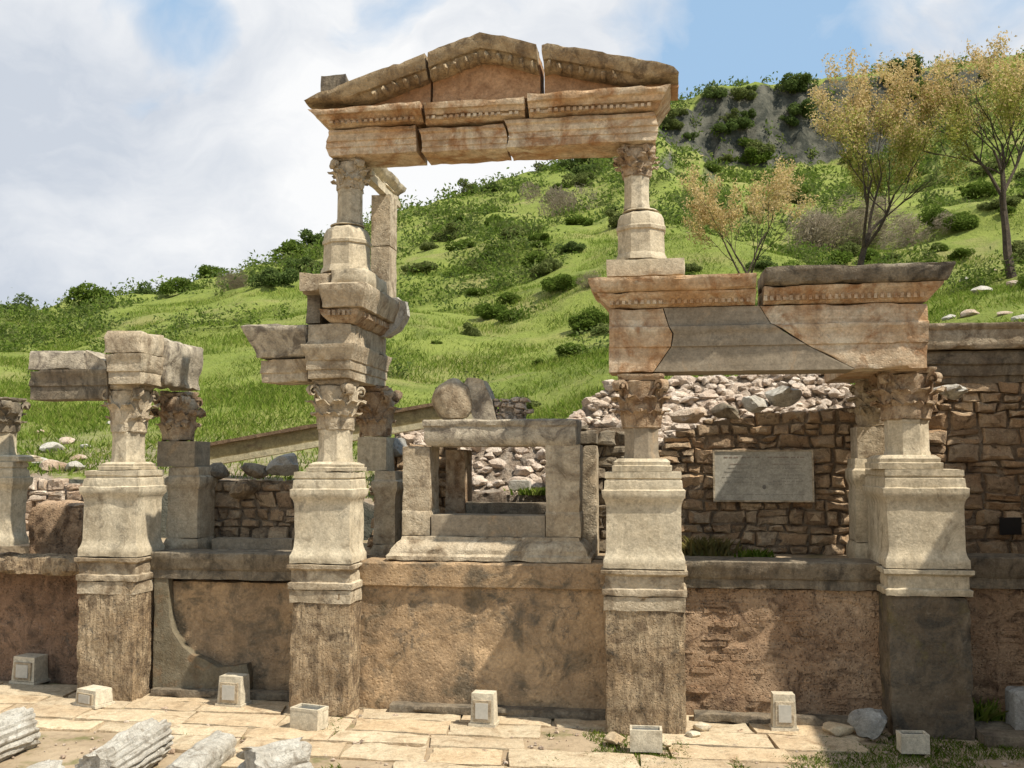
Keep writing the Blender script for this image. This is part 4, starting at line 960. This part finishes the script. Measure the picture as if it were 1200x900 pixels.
# ================================================================== PLAQUE
YQ = YW-.14
p0, p1 = at(838, 586, YQ), at(951, 529, YQ)
t = thing('plaque', 'pale rectangular information plaque fixed to the brown rubble wall', 'plaque', (p0.x, YQ, p0.z))
x0, x1, z0, z1 = p0.x, p1.x, p0.z, p1.z
bm = stack_bm(x0, x1, YQ, YQ+.05, [(0, z0), (0, z1)]); done(bm, 'panel', plaqm, t, smooth=False)
bm = bmesh.new(); w_ = .02
for a, b, c, d in ((x0-w_, x1+w_, z1, z1+w_), (x0-w_, x1+w_, z0-w_, z0), (x0-w_, x0, z0, z1), (x1, x1+w_, z0, z1)):
    add(bm, stack_bm(a, b, YQ-.012, YQ+.05, [(0, c), (0, d)]))
done(bm, 'rim', cream_w, t, smooth=False)
def scribble(name, rows, mat, seed):
    rg = random.Random(seed); bm = bmesh.new()
    for xa_, xb_, zc_, hh in rows:
        x = xa_
        while x < xb_:
            w = rg.uniform(.006, .014)
            if rg.random() < .86:
                ringstack(bm, [[(x, YQ-.003, zc_-hh/2*rg.uniform(.6, 1)), (x+w*.6, YQ-.003, zc_-hh/2), (x+w*.6, YQ+.01, zc_-hh/2), (x, YQ+.01, zc_-hh/2)], [(x, YQ-.003, zc_+hh/2*rg.uniform(.5, 1)), (x+w*.6, YQ-.003, zc_+hh/2), (x+w*.6, YQ+.01, zc_+hh/2), (x, YQ+.01, zc_+hh/2)]])
            x += w+.003
    return done(bm, name, mat, t, smooth=False)
Wd, Hd = x1-x0, z1-z0
L = lambda a, b, k, h=.011: (x0+Wd*a, x0+Wd*b, z0+Hd*k, h)
scribble('heading_lettering', [L(.10, .46, .88, .016), L(.55, .94, .88, .016), L(.16, .34, .74), L(.60, .88, .74)], inkm, 3)
scribble('lettering', [L(.14, .44, .66), L(.57, .90, .66), L(.08, .45, .47), L(.56, .92, .52), L(.08, .42, .37), L(.60, .90, .39), L(.66, .86, .45), L(.56, .8, .32), L(.1, .3, .58), L(.08, .94, .12, .008)], inkg, 4)
bm = bmesh.new(); lathe = [(x0+Wd*.51+.025*math.cos(a), z0+Hd*.27+.03*math.sin(a)) for a in np.linspace(0, 2*math.pi, 9)[:-1]]
ringstack(bm, [[(a, YQ-.003, b) for a, b in lathe], [(a, YQ+.01, b) for a, b in lathe]]); done(bm, 'emblem', inkg, t, smooth=False)

# ================================================================== FLOODLIGHT HOUSINGS
def rotbox(bm, cx, cy, hw, hd, z0, z1, a, tp=0.):
    ca, sa = math.cos(a), math.sin(a)
    def P(u, v, z): return (cx+u*ca-v*sa, cy+u*sa+v*ca, z)
    ringstack(bm, [[P(-hw, -hd, z0), P(hw, -hd, z0), P(hw, hd, z0), P(-hw, hd, z0)], [P(-hw+tp, -hd+tp, z1), P(hw-tp, -hd+tp, z1), P(hw-tp, hd-tp, z1), P(-hw+tp, hd-tp, z1)]])
def lampbox(label, pxl, pxr, pyt, pyb, a=0., style='upright', zs0=0., glass=glassp):
    g0 = gr((pxl+pxr)/2, pyb, zs0); Y = g0.y; w = AX(pxr, Y)-AX(pxl, Y); h = AZ((pxl+pxr)/2, pyt, Y)-zs0
    hw = w/2/(abs(math.cos(a))+.55*abs(math.sin(a))); hd = hw*(.72 if style == 'upright' else .6); cx = g0.x; cy = Y+hd
    t = thing('floodlight', label, 'floodlight', (cx, cy, zs0), 'boxed floodlights on the paving')
    if style == 'upright':
        bm = bmesh.new(); rotbox(bm, cx, cy, hw*1.12, hd*1.12, zs0, zs0+.035, a); dice(bm, .05); weather(bm, amp=.002, edge=.003); done(bm, 'foot', concm, t)
        bm = bmesh.new(); rotbox(bm, cx, cy, hw, hd, zs0+.035, zs0+h, a, .012); dice(bm, .06); weather(bm, amp=.003, edge=.004); done(bm, 'housing', concm, t)
        ca, sa = math.cos(a), math.sin(a); fx, fy = cx+sa*hd, cy-ca*hd
        bm = bmesh.new(); rotbox(bm, fx, fy, hw*.74, .014, zs0+h*.17, zs0+h*.80, a); bz = done(bm, 'bezel', cream_w, t, smooth=False)
        bm = bmesh.new(); rotbox(bm, fx+sa*.01, fy-ca*.01, hw*.52, .012, zs0+h*.25, zs0+h*.72, a); done(bm, 'lens', glass, bz, smooth=False)
    else:
        bm = bmesh.new(); rotbox(bm, cx, cy, hw, hd, zs0, zs0+h*.86, a); dice(bm, .06); weather(bm, amp=.003, edge=.004); done(bm, 'housing', concm, t)
        bm = bmesh.new()
        ca, sa = math.cos(a), math.sin(a); P = lambda u, v: (cx+u*ca-v*sa, cy+u*sa+v*ca)
        for u, v, a1, b1 in ((0, -hd+.012, hw, .012), (0, hd-.012, hw, .012), (-hw+.012, 0, .012, hd-.024), (hw-.012, 0, .012, hd-.024)):
            c_ = P(u, v); rotbox(bm, c_[0], c_[1], a1, b1, zs0+h*.86, zs0+h, a)
        done(bm, 'bezel', concm, t, smooth=False)
        bm = bmesh.new(); rotbox(bm, cx, cy, hw-.026, hd-.026, zs0+h*.80, zs0+h*.90, a); done(bm, 'lens', glassm, t, smooth=False)
lampbox('upright floodlight box in the shade at the far left wall', 12, 43, 770, 802, R(-8))
lampbox('bright tilted floodlight box in the sun at the foot of the left pier', 85, 121, 809, 829, R(-20), 'upright')
lampbox('upright floodlight box on the jagged cement patch', 254, 284, 793, 829, R(-6))
lampbox('low floodlight box with dark glass top before the tall stack pier', 338, 378, 831, 856, R(-14), 'flat')
lampbox('tall white floodlight box in front of the wide central wall', 551, 580, 813, 852, R(-4))
lampbox('low floodlight box with dark glass top before the rough ribbed pier', 738, 776, 856, 882, R(2), 'flat')
lampbox('upright floodlight box in front of the red brick wall', 905, 934, 814, 857, R(3))
lampbox('low dark glass floodlight at the foot of the darkest pier', 1055, 1090, 861, 884, R(4), 'flat')

# ================================================================== LOOSE STONES
c = gr(1022, 868); rock('loose_rock', (c.x, c.y+.15, .15), (.20, .2, .17), grey_m, None, 'blue-grey rounded rock leaning on the darkest pier', 'rock', rough=.2, sq=.5)
c = gr(984, 864); rock('loose_rock', (c.x, c.y+.1, .06), (.19, .14, .07), slabm, None, 'flat yellowish stone beside the blue-grey rock', 'rock', rough=.15, sq=.7)
for i, (u, v, s_, lab) in enumerate(((823, 858, .11, 'rounded pale stone against the right foot of the ribbed pier'), (812, 866, .09, 'smaller pale stone in front of the rounded one by the ribbed pier'), (719, 872, .12, 'flat brownish stone left of the ribbed pier lamp'), (782, 876, .05, 'tiny stone just right of the ribbed pier lamp'))):
    c = gr(u, v); rock('loose_rock', (c.x, c.y+.05, s_*.4), (s_, s_*.8, s_*.55), concm if i < 2 else slabm, None, lab, 'rock', sub=2, rough=.2)
t = stack('marble_stele', AX(1176, 11.2), AX(1176, 11.2)+.55, 11.2, 11.5, [(0, .09), (0, AZ(1185, 812, 11.2)-.02), (-.02, AZ(1185, 810, 11.2))], grey_m, None, amp=.01, edge=.012); tag(t, 'grey upright marble block at the right edge', 'block')
t = block('stone_kerb', AX(1140, 10.95), 6.2, 10.95, 11.6, -.05, .09, darkst, None, amp=.01, edge=.014); tag(t, 'dark kerb slab under the upright marble block', 'kerb')
# fluted column pieces in the foreground
def fluted(label, A, B, r, seed, mat=white_m, flutes=12, z=None, squash=1., name='column_fragment'):
    """broken fluted marble drum lying from A to B"""
    A, B = Vector((A[0], A[1], 0)), Vector((B[0], B[1], 0)); d = B-A; L = d.length; d.normalize(); sdir = Vector((d.y, -d.x, 0)); up = Vector((0, 0, 1))
    bm = bmesh.new(); n_ = 96; m_ = max(8, int(L/.035)); rings = []; rg = random.Random(seed); off = Vector((seed, seed*2, 0))
    for i in range(m_+1):
        t_ = i/m_; c = A+d*L*t_; ring = []
        for j in range(n_):
            a = 2*math.pi*j/n_; fl = abs(math.sin(a*flutes/2))**.8
            rr_ = r*(.86+.14*fl)
            ca, sa = math.cos(a), math.sin(a)
            p = c+sdir*rr_*ca+up*(r*.62*squash+rr_*sa*squash)
            nz = noise.noise(p*4+off); p += (p-c-up*r*.6).normalized()*nz*.03
            if i in (0, m_): p += d*(noise.noise(Vector((ca*2, sa*2, seed+i)))*.12)
            if p.z < -.02: p.z = -.02+.01*ca
            ring.append(p)
        rings.append(ring)
    ringstack(bm, rings); bmesh.ops.triangulate(bm, faces=[f for f in bm.faces if len(f.verts) > 4])
    weather(bm, amp=.008, freq=7, edge=.004, seed=seed, chip=.022, chipf=3)
    bmesh.ops.recalc_face_normals(bm, faces=bm.faces)
    o = done(bm, name, mat, None, ang=35, loc=(A.x, A.y, 0)); tag(o, label, 'column fragment', 'broken marble pieces in the foreground')
def gz(u, v): c = gr(u, v, .12); return (c.x, c.y)
fluted('broken fluted white drum cut off by the left edge', gz(-90, 905), gz(26, 858), .22, 3, flutes=18)
fluted('large fluted white marble fragment second from the left in the foreground', gz(112, 912), gz(180, 868), .21, 4, flutes=20)
fluted('long flat-topped white marble bar between the fluted pieces', gz(205, 912), gz(258, 872), .15, 5, flutes=4)
fluted('smooth white marble drum with a rim at the bottom of the photo', gz(292, 902), gz(352, 888), .19, 6, flutes=9)
fluted('low white marble lump in the bottom left corner', gz(8, 925), gz(64, 902), .13, 8, flutes=7)

# ================================================================== FOLIAGE
def leaves(centers, size, n_per, spread, rng, flat=.0):
    """quads scattered round centres"""
    C_ = np.repeat(centers, n_per, 0); n_ = len(C_)
    p = C_+rng.normal(size=(n_, 3))*spread
    a = rng.normal(size=(n_, 3)); a /= np.linalg.norm(a, axis=1, keepdims=True)
    b = rng.normal(size=(n_, 3)); b -= a*(a*b).sum(1, keepdims=True); b /= np.linalg.norm(b, axis=1, keepdims=True)
    s_ = size*rng.uniform(.6, 1.3, size=(n_, 1))
    V = np.stack([p-a*s_, p-b*s_*.45, p+a*s_, p+b*s_*.45], 1)
    return V.reshape(-1, 3)
def bushmesh(name, seed, mat, n_=1700, size=.09, twig=False):
    rng = np.random.default_rng(seed)
    lob = rng.normal(size=(9, 3))*np.array([.42, .42, .22])+np.array([0, 0, .45]); lr = rng.uniform(.28, .5, 9)
    k = rng.integers(0, 9, n_); d = rng.normal(size=(n_, 3)); d /= np.linalg.norm(d, axis=1, keepdims=True)
    c = lob[k]+d*(lr[k]*rng.uniform(.7, 1.05, n_)**.6)[:, None]*np.array([1, 1, .85]); c = c[c[:, 2] > -.05]
    V = leaves(c, size, 2, .05, rng)
    if twig: V[1::4] = V[0::4]*.5+V[2::4]*.5+.006; V[3::4] = V[0::4]*.5+V[2::4]*.5-.006
    F_ = np.arange(len(V)).reshape(-1, 4)
    me = bpy.data.meshes.new(name); me.vertices.add(len(V)); me.vertices.foreach_set('co', V.astype(np.float32).ravel())
    me.loops.add(F_.size); me.loops.foreach_set('vertex_index', F_.ravel().astype(np.int32)); me.polygons.add(len(F_))
    me.polygons.foreach_set('loop_start', np.arange(0, F_.size, 4, dtype=np.int32)); me.polygons.foreach_set('loop_total', np.full(len(F_), 4, np.int32))
    me.update(calc_edges=True); me.materials.append(mat); return me
BM = {'dark': [bushmesh('shrub', 60+i, bushd) for i in range(3)], 'green': [bushmesh('shrub', 70+i, bushm) for i in range(3)],
      'olive': [bushmesh('shrub', 80+i, busho) for i in range(2)], 'bare': [bushmesh('shrub', 90+i, bushb, 1500, .10, True) for i in range(2)]}
def hillpoint(px, py):
    """first place where the sight line through the pixel meets the hillside"""
    r = FW*F+RT*(px-600)-UP*(py-450)
    for Y in np.geomspace(15, 230, 500):
        p = CP+r*(Y/r[1])
        if tz(p[0], p[1]) > p[2]: return Vector((p[0], p[1], tz(p[0], p[1])))
    return None
LAB = {'dark': 'dark green shrub growing on the grassy hillside', 'green': 'bright green shrub growing on the grassy hillside', 'olive': 'olive green shrub growing on the grassy hillside', 'bare': 'bare greyish brown shrub growing on the grassy hillside'}
def shrub(px, py, wpx, kind, label=None, hk=.8, rg=random.Random(5), group=None):
    p = hillpoint(px, py)
    if p is None:
        r0 = rat(px); yc = float(np.interp(r0, RK, YC))*.99; p = Vector((r0*yc, yc, tz(r0*yc, yc)))
    dist = (p-Vector(CP)).length; w = wpx*dist/1150
    o = bpy.data.objects.new('shrub', rg.choice(BM[kind])); COL.objects.link(o)
    o.location = p-Vector((0, 0, .08*w)); o.scale = (w/1.75, w/1.75, w*hk/1.2); o.rotation_euler = (0, 0, rg.uniform(0, 6.28))
    tag(o, label or LAB[kind], 'shrub', group or ('shrubs scattered over the hillside'))
# named skyline and landmark shrubs
for a in ((18, 362, 40, 'dark', 'dark shrub alone on the skyline at the left edge'), (110, 352, 60, 'green', 'wide low green shrub on the skyline left of the dark upright one'),
          (175, 341, 30, 'dark', 'small dark upright shrub on the left skyline'), (215, 336, 45, 'green', 'green shrub on the skyline beside the small upright one'), (270, 335, 58, 'bare', 'bare mauve-brown shrub on the left skyline'),
          (322, 330, 52, 'dark', 'large dark shrub beside the bare mauve-brown one'), (243, 318, 40, 'green', 'green shrub above the bare mauve-brown one'), (345, 300, 60, 'green', 'round green shrub on the skyline left of the pediment stack'), (368, 276, 50, 'dark', 'dark shrub on the skyline touching the pediment stack'),
          (552, 222, 36, 'olive', 'olive tree-like shrub on the skyline in the left half of the pediment opening'), (577, 219, 26, 'dark', 'dark shrub next to the olive one in the pediment opening'),
          (636, 195, 22, 'olive', 'small pale shrub under the pediment architrave'), (658, 194, 30, 'dark', 'dark shrub under the pediment architrave near its middle'), (690, 192, 50, 'dark', 'broad dark shrub under the right part of the pediment architrave'),
          (836, 112, 34, 'dark', 'dark round shrub on the cliff edge right of the pediment'), (881, 104, 16, 'dark', 'smallest shrub on the cliff edge right of the pediment'), (936, 98, 36, 'dark', 'dark round shrub on the crest left of the ochre trees'), (1062, 88, 44, 'dark', 'wide dark shrub on the crest between the ochre trees')):
    shrub(a[0], a[1]+7, a[2]*.8, a[3], label=a[4], group='shrubs along the skyline', hk=.6)
shrub(650, 255, 66, 'bare', 'bare pinkish shrub on the slope in the pediment opening', hk=.7)
for u, v, w_ in ((965, 294, 80), (1025, 284, 85), (1068, 290, 60)):
    shrub(u, v, w_, 'bare', 'bare grey-brown brush behind the tall ochre tree', hk=.75, group='bare brush behind the ochre trees')
rg = random.Random(12); nsh = 0
for q_ in range(12): shrub(rg.uniform(778, 960), rg.uniform(118, 168), rg.uniform(14, 30), rg.choice(['dark', 'olive', 'dark']), hk=.6)
while nsh < 130:
    u = rg.uniform(-20, 1220); v = rg.uniform(85, 480)
    crest = np.interp(u, PXK, PYC)
    if v < crest+4: continue
    hgt = (v-crest)/(520-crest)
    if rg.random() > (1-hgt)**1.6*1.15+.06: continue
    dens = noise.noise(Vector((u*.012, v*.02, 4)))
    if dens < -.08 or (u < 430 and v > 335): continue
    if 775 < u < 1000 and v < 172: continue
    if 0 < u < 420 and v > 365 and rg.random() < .6: continue
    kind = rg.choices(['dark', 'green', 'olive', 'bare'], [1.2, 7, 3, .3])[0]
    if 775 < u < 960 and v < 175: kind = rg.choice(['dark', 'dark', 'olive'])
    elif 760 < u < 980 and rg.random() < .5: continue
    shrub(u, v, rg.uniform(14, 46)*(.65+.6*hgt), kind, hk=rg.uniform(.4, .65)); nsh += 1
# grass tufts on the near hillside
def blades(P_, hmin, hmax, wid, rng, name, mat, lean=.35):
    n_ = len(P_); h = rng.uniform(hmin, hmax, n_); a = rng.uniform(0, 6.283, n_); l = rng.normal(size=(n_, 2))*lean*h[:, None]
    w_ = wid*rng.uniform(.6, 1.4, n_)
    dx = np.stack([np.cos(a)*w_, np.sin(a)*w_, np.zeros(n_)], 1); tip = P_+np.stack([l[:, 0], l[:, 1], h], 1)
    mid = P_*.45+tip*.55; mid[:, 2] += h*.08; mid[:, :2] -= l*.12
    V = np.stack([P_-dx, P_+dx, mid+dx*.7, tip, mid-dx*.7], 1).reshape(-1, 3); F_ = np.arange(len(V)).reshape(-1, 5)
    return frombuf(name, V, F_, mat, k=5)
rng = np.random.default_rng(5)
nb = 500000; Yg = 14.6*(60/14.6)**(rng.uniform(0, 1, nb)**.9); rg_ = rng.uniform(RK[1]*.9, rat(1500), nb); Xg = rg_*Yg
cl = np.sin(Xg*1.3+np.sin(Yg*.9)*2)+np.sin(Yg*1.7+Xg*.6)+rng.normal(size=nb)*.9
keep = cl > -.6; keep &= ~((Yg < 17) & (rng.uniform(size=nb) < .55)); Xg, Yg = Xg[keep], Yg[keep]
Pg = np.stack([Xg, Yg, terrain(Xg, Yg)-.05], 1); sc = np.clip(Yg/22, .8, 2.6)
o = blades(Pg, .05, .20, .011, rng, 'grass', grassm, .5); tag(o, 'long bright green grass covering the hillside', 'grass', kind='stuff')
ns = 46000; rgn = np.random.default_rng(77)
ys_ = 20*(165/20)**rgn.uniform(0, 1, ns); rs_ = rgn.uniform(rat(-700), rat(1900), ns); xs2 = rs_*ys_
tt_ = (ys_-14.2)/(np.interp(rs_, RK, YC)-14.2)
f1 = np.array([noise.noise(Vector((a*.16, b*.11, 3)))+.6*noise.noise(Vector((a*.5, b*.4, 7))) for a, b in zip(xs2, ys_)])
kp = (f1 > .24-.42*np.clip(tt_-.12, 0, .6)+.22*(rs_ < rat(440))*(tt_ < .75)) & (tt_ < 1.0) & (tt_ > .10); xs2, ys_, f1 = xs2[kp], ys_[kp], f1[kp]
cen = np.stack([xs2, ys_, terrain(xs2, ys_)+rgn.uniform(.0, .7, len(xs2))*np.clip(f1*1.8+.2, .15, 1)], 1)
for nm, mt, lo, hi, lb in (('scrub', bushm, 0, .55, 'low green scrub spread in patches over the hillside'), ('undergrowth', busho, .55, .82, 'low olive undergrowth spread in patches over the hillside'), ('thicket_undergrowth', bushd, .82, 1., 'low dark undergrowth spread in patches over the hillside')):
    sel = rgn.uniform(size=len(cen)); sel = (sel >= lo) & (sel < hi) if nm == 'scrub' else (sel >= lo) & (sel < hi)
    cs = cen[sel]; V = leaves(cs, 1., 22, 1., rgn).reshape(len(cs), 22, 4, 3); mid = V.mean(2, keepdims=True); base_ = cs[:, None, None, :]; dd = np.clip(cs[:, 1]/60, .3, 2.2)[:, None, None, None]; V = (base_+(mid-base_)*.34*np.clip(dd, .6, 1.6)+(V-mid)*.135*dd).reshape(-1, 3)
    tag(frombuf(nm, V, np.arange(len(V)).reshape(-1, 4), mt), lb, 'undergrowth', kind='stuff')
# weeds in the paving
nb = 70000; u = rng.uniform(-8.5, 5.5, nb); v = rng.uniform(8.0, 11.3, nb); k = []
for i in range(nb):
    a, b = project((u[i], v[i], 0)); nn = noise.noise(Vector((u[i]*1.5, v[i]*1.5, 2)))
    ok_ = (640 < a < 735 and 855 < b < 900 and nn > -.25) or (735 < a < 810 and b > 866 and nn > -.3) or (a > 955 and b > 858 and nn > -.25) or (nn > .33 and 60 < a < 400 and b > 838) or (860 < a < 960 and b > 884 and nn > -.1)
    k.append(ok_)
k = np.array(k); Pg = np.stack([u[k], v[k], np.full(k.sum(), -.03)], 1)
o = blades(Pg, .012, .055, .005, rng, 'weeds', grassd, .8); tag(o, 'low weeds and moss growing between the paving slabs', 'weeds', kind='stuff')
# loose gravel over the bare soil
rp = random.Random(31); bm = bmesh.new()
for i in range(2600):
    x_, y_ = rp.uniform(-8.5, 5.5), rp.uniform(7.5, 11.2)
    if noise.noise(Vector((x_*1.1, y_*1.1, 9))) < -.05+rp.gauss(0, .15): continue
    s_ = abs(rp.gauss(0, .014))+.006; ring = []
    b2 = rock_bm((x_, y_, -.022+s_*.3), (s_, s_*.8, s_*.6), i, 1, .3); add(bm, b2)
tag(done(bm, 'gravel', rublit, smooth=False), 'small loose gravel scattered over the bare soil', 'gravel', kind='stuff')
def plant(label, p, n_, h0, h1, sp, mat=bushm, wid=.02):
    rn = np.random.default_rng(int(abs(p[0])*100)); P_ = np.array(p)+rn.normal(size=(n_, 3))*np.array([sp, sp*.4, 0])
    o = blades(P_, h0, h1, wid, rn, 'weed_tuft', mat, .5); tag(o, label, 'plant')
c = gr(1160, 862); plant('bright green weed growing between the darkest pier and the upright marble block', (c.x, 11.45+.2, .0), 260, .1, .32, .12, grassm)
c = at(825, 655, 12.6); plant('dry yellow-green tuft at the left foot of the plaque wall', (c.x, 12.7, TZ), 320, .06, .26, .16, leafmat('dry_grass', [(.2, .17, .06), (.3, .25, .1), (.2, .22, .05)]))
c = at(880, 655, 12.6); plant('small green tuft on the ledge below the plaque', (c.x, 12.3, TZ), 120, .05, .14, .10, grassd)
c = at(630, 590, 13.3); plant('green grass tuft seen through the marble frame', (c.x, 13.55, AZ(600, 578, 13.6)-.02), 300, .04, .12, .18, grassm)
# stones on the hillside behind the right cornice and at left
rgs = random.Random(9); k_ = 0
spots = [(1150, 344, 22), (1136, 372, 24), (1112, 376, 16), (1178, 372, 18), (1130, 330, 12), (1190, 336, 20), (1195, 378, 22), (1165, 320, 10),
         (62, 528, 26), (78, 520, 18), (50, 545, 20), (92, 540, 16), (100, 525, 14), (70, 552, 22), (88, 560, 24), (60, 570, 30), (130, 498, 12), (48, 508, 10)]
for u, v, w_ in spots:
    p = hillpoint(u, v)
    if p is None: continue
    d_ = (p-Vector(CP)).length/1150*w_*.5
    rock('hillside_stone', (p.x, p.y, p.z+d_*.2), (d_, d_, d_*.55), rublit if k_ % 2 else white_m, None, 'pale stone half sunk in the slope behind the '+('right rear wall' if u > 600 else 'left rear walls'), 'stone', 'pale stones behind the '+('right wall' if u > 600 else 'left walls'), sub=2); k_ += 1

# ================================================================== TREES
def tree(label, base, H_, spread, lean, seed, leafm, nleaf, lsize, trunk_r=.09, fork=.33, greenline=.62, group='ochre blossoming trees'):
    rng = np.random.default_rng(seed); rg = random.Random(seed); bm = bmesh.new(); tips = []
    def limb(p, d, L, r, lvl):
        n_ = 5; pts = [p]; dd = d.copy()
        for i in range(n_):
            dd = (dd+Vector((rg.gauss(0, .10), rg.gauss(0, .10), rg.gauss(0, .05)+.04))).normalized(); pts.append(pts[-1]+dd*L/n_)
        m_ = 7 if lvl < 2 else 4; rings = []
        for i, q in enumerate(pts):
            t_ = i/n_; rr_ = r*(1-.42*t_); tn = (pts[min(i+1, n_)]-pts[max(i-1, 0)]).normalized(); s1 = tn.orthogonal().normalized(); s2 = tn.cross(s1)
            rings.append([q+(s1*math.cos(6.283*j/m_)+s2*math.sin(6.283*j/m_))*rr_ for j in range(m_)])
        ringstack(bm, rings)
        if lvl >= 3: tips.extend(pts[2:])
        if lvl >= 4: return
        nb_ = [4, 4, 4, 3][lvl]
        for j in range(nb_):
            t_ = 1-.16*j if lvl else 1-.07*j; q = pts[max(1, int(round(t_*n_)))]
            a = rg.uniform(0, 6.283) if lvl else 6.283*j/nb_+rg.uniform(-.4, .4); tilt = rg.uniform(.35, .75)
            s1 = dd.orthogonal().normalized(); s2 = dd.cross(s1)
            nd = (dd*math.cos(tilt)+(s1*math.cos(a)+s2*math.sin(a))*math.sin(tilt)*spread+Vector((0, 0, .12))).normalized()
            limb(q, nd, L*rg.uniform(.62, .85)*([1.0, 1, 1, 1][lvl]), r*(1-.42*t_)*.62, lvl+1)
    root = thing('tree', label, 'tree', base, group)
    limb(Vector(base)-Vector((0, 0, .2)), Vector((lean, 0, 1)).normalized(), H_*fork, trunk_r, 0)
    T = np.array([tuple(q) for q in tips])
    zmax = T[:, 2].max(); k = H_/(zmax-base[2])
    me = bpy.data.meshes.new('t')
    for v in bm.verts: v.co = Vector(base)+(v.co-Vector(base))*k
    T = np.array(base)+(T-np.array(base))*k
    done(bm, 'trunk', barkm, root)
    # blossom sprays follow the twigs, denser in places
    dn = np.array([noise.noise(Vector(q)*.9+Vector((seed, 0, 0))) for q in T]); T = T[dn > -.08]
    idx_ = rng.integers(0, len(T), nleaf); C0 = T[idx_]+np.array([0, 0, 1])*np.abs(rng.normal(size=(nleaf, 1)))*H_*.022
    V = leaves(C0, lsize, 1, H_*.013, rng).reshape(-1, 4, 3); zr_ = (V[:, 0, 2]-base[2])/H_+rng.normal(size=nleaf)*.10; top_ = zr_ > greenline
    for nm, sel, mt in (('blossom_crown', top_, ochre), ('leaf_crown', ~top_, ochreg)):
        v_ = V[sel].reshape(-1, 3); frombuf(nm, v_, np.arange(len(v_)).reshape(-1, 4), mt, root)
def treept(px, py, D):
    """foot of a tree at distance D along the pixel column, on the terrain"""
    r0 = rat(px); return Vector((r0*D, D, tz(r0*D, D)))
def settree(label, pxb, D, pytop, **k):
    b = treept(pxb, 0, D); zt = AZ(pxb, pytop, D); tree(label, tuple(b), zt-b.z, **k); print('TREE', label, [round(q) for q in project(b)], round(zt-b.z, 2))
settree('tallest full ochre tree in the middle of the three, with a straight dark trunk', 1010, 31, 62, spread=.9, lean=-.07, seed=3, leafm=ochre, nleaf=19000, lsize=.05, trunk_r=.12, greenline=.68, fork=.30)
settree('leaning yellow-green and ochre tree at the right edge', 1196, 29, 28, spread=1.1, lean=-.16, seed=8, leafm=ochreg, nleaf=20000, lsize=.05, trunk_r=.11, greenline=.74, fork=.30)
settree('smallest sparse ochre tree beside the octagonal pedestal', 880, 29, 188, spread=.9, lean=-.05, seed=14, leafm=ochre, nleaf=8500, lsize=.045, trunk_r=.065, greenline=.45, fork=.30)
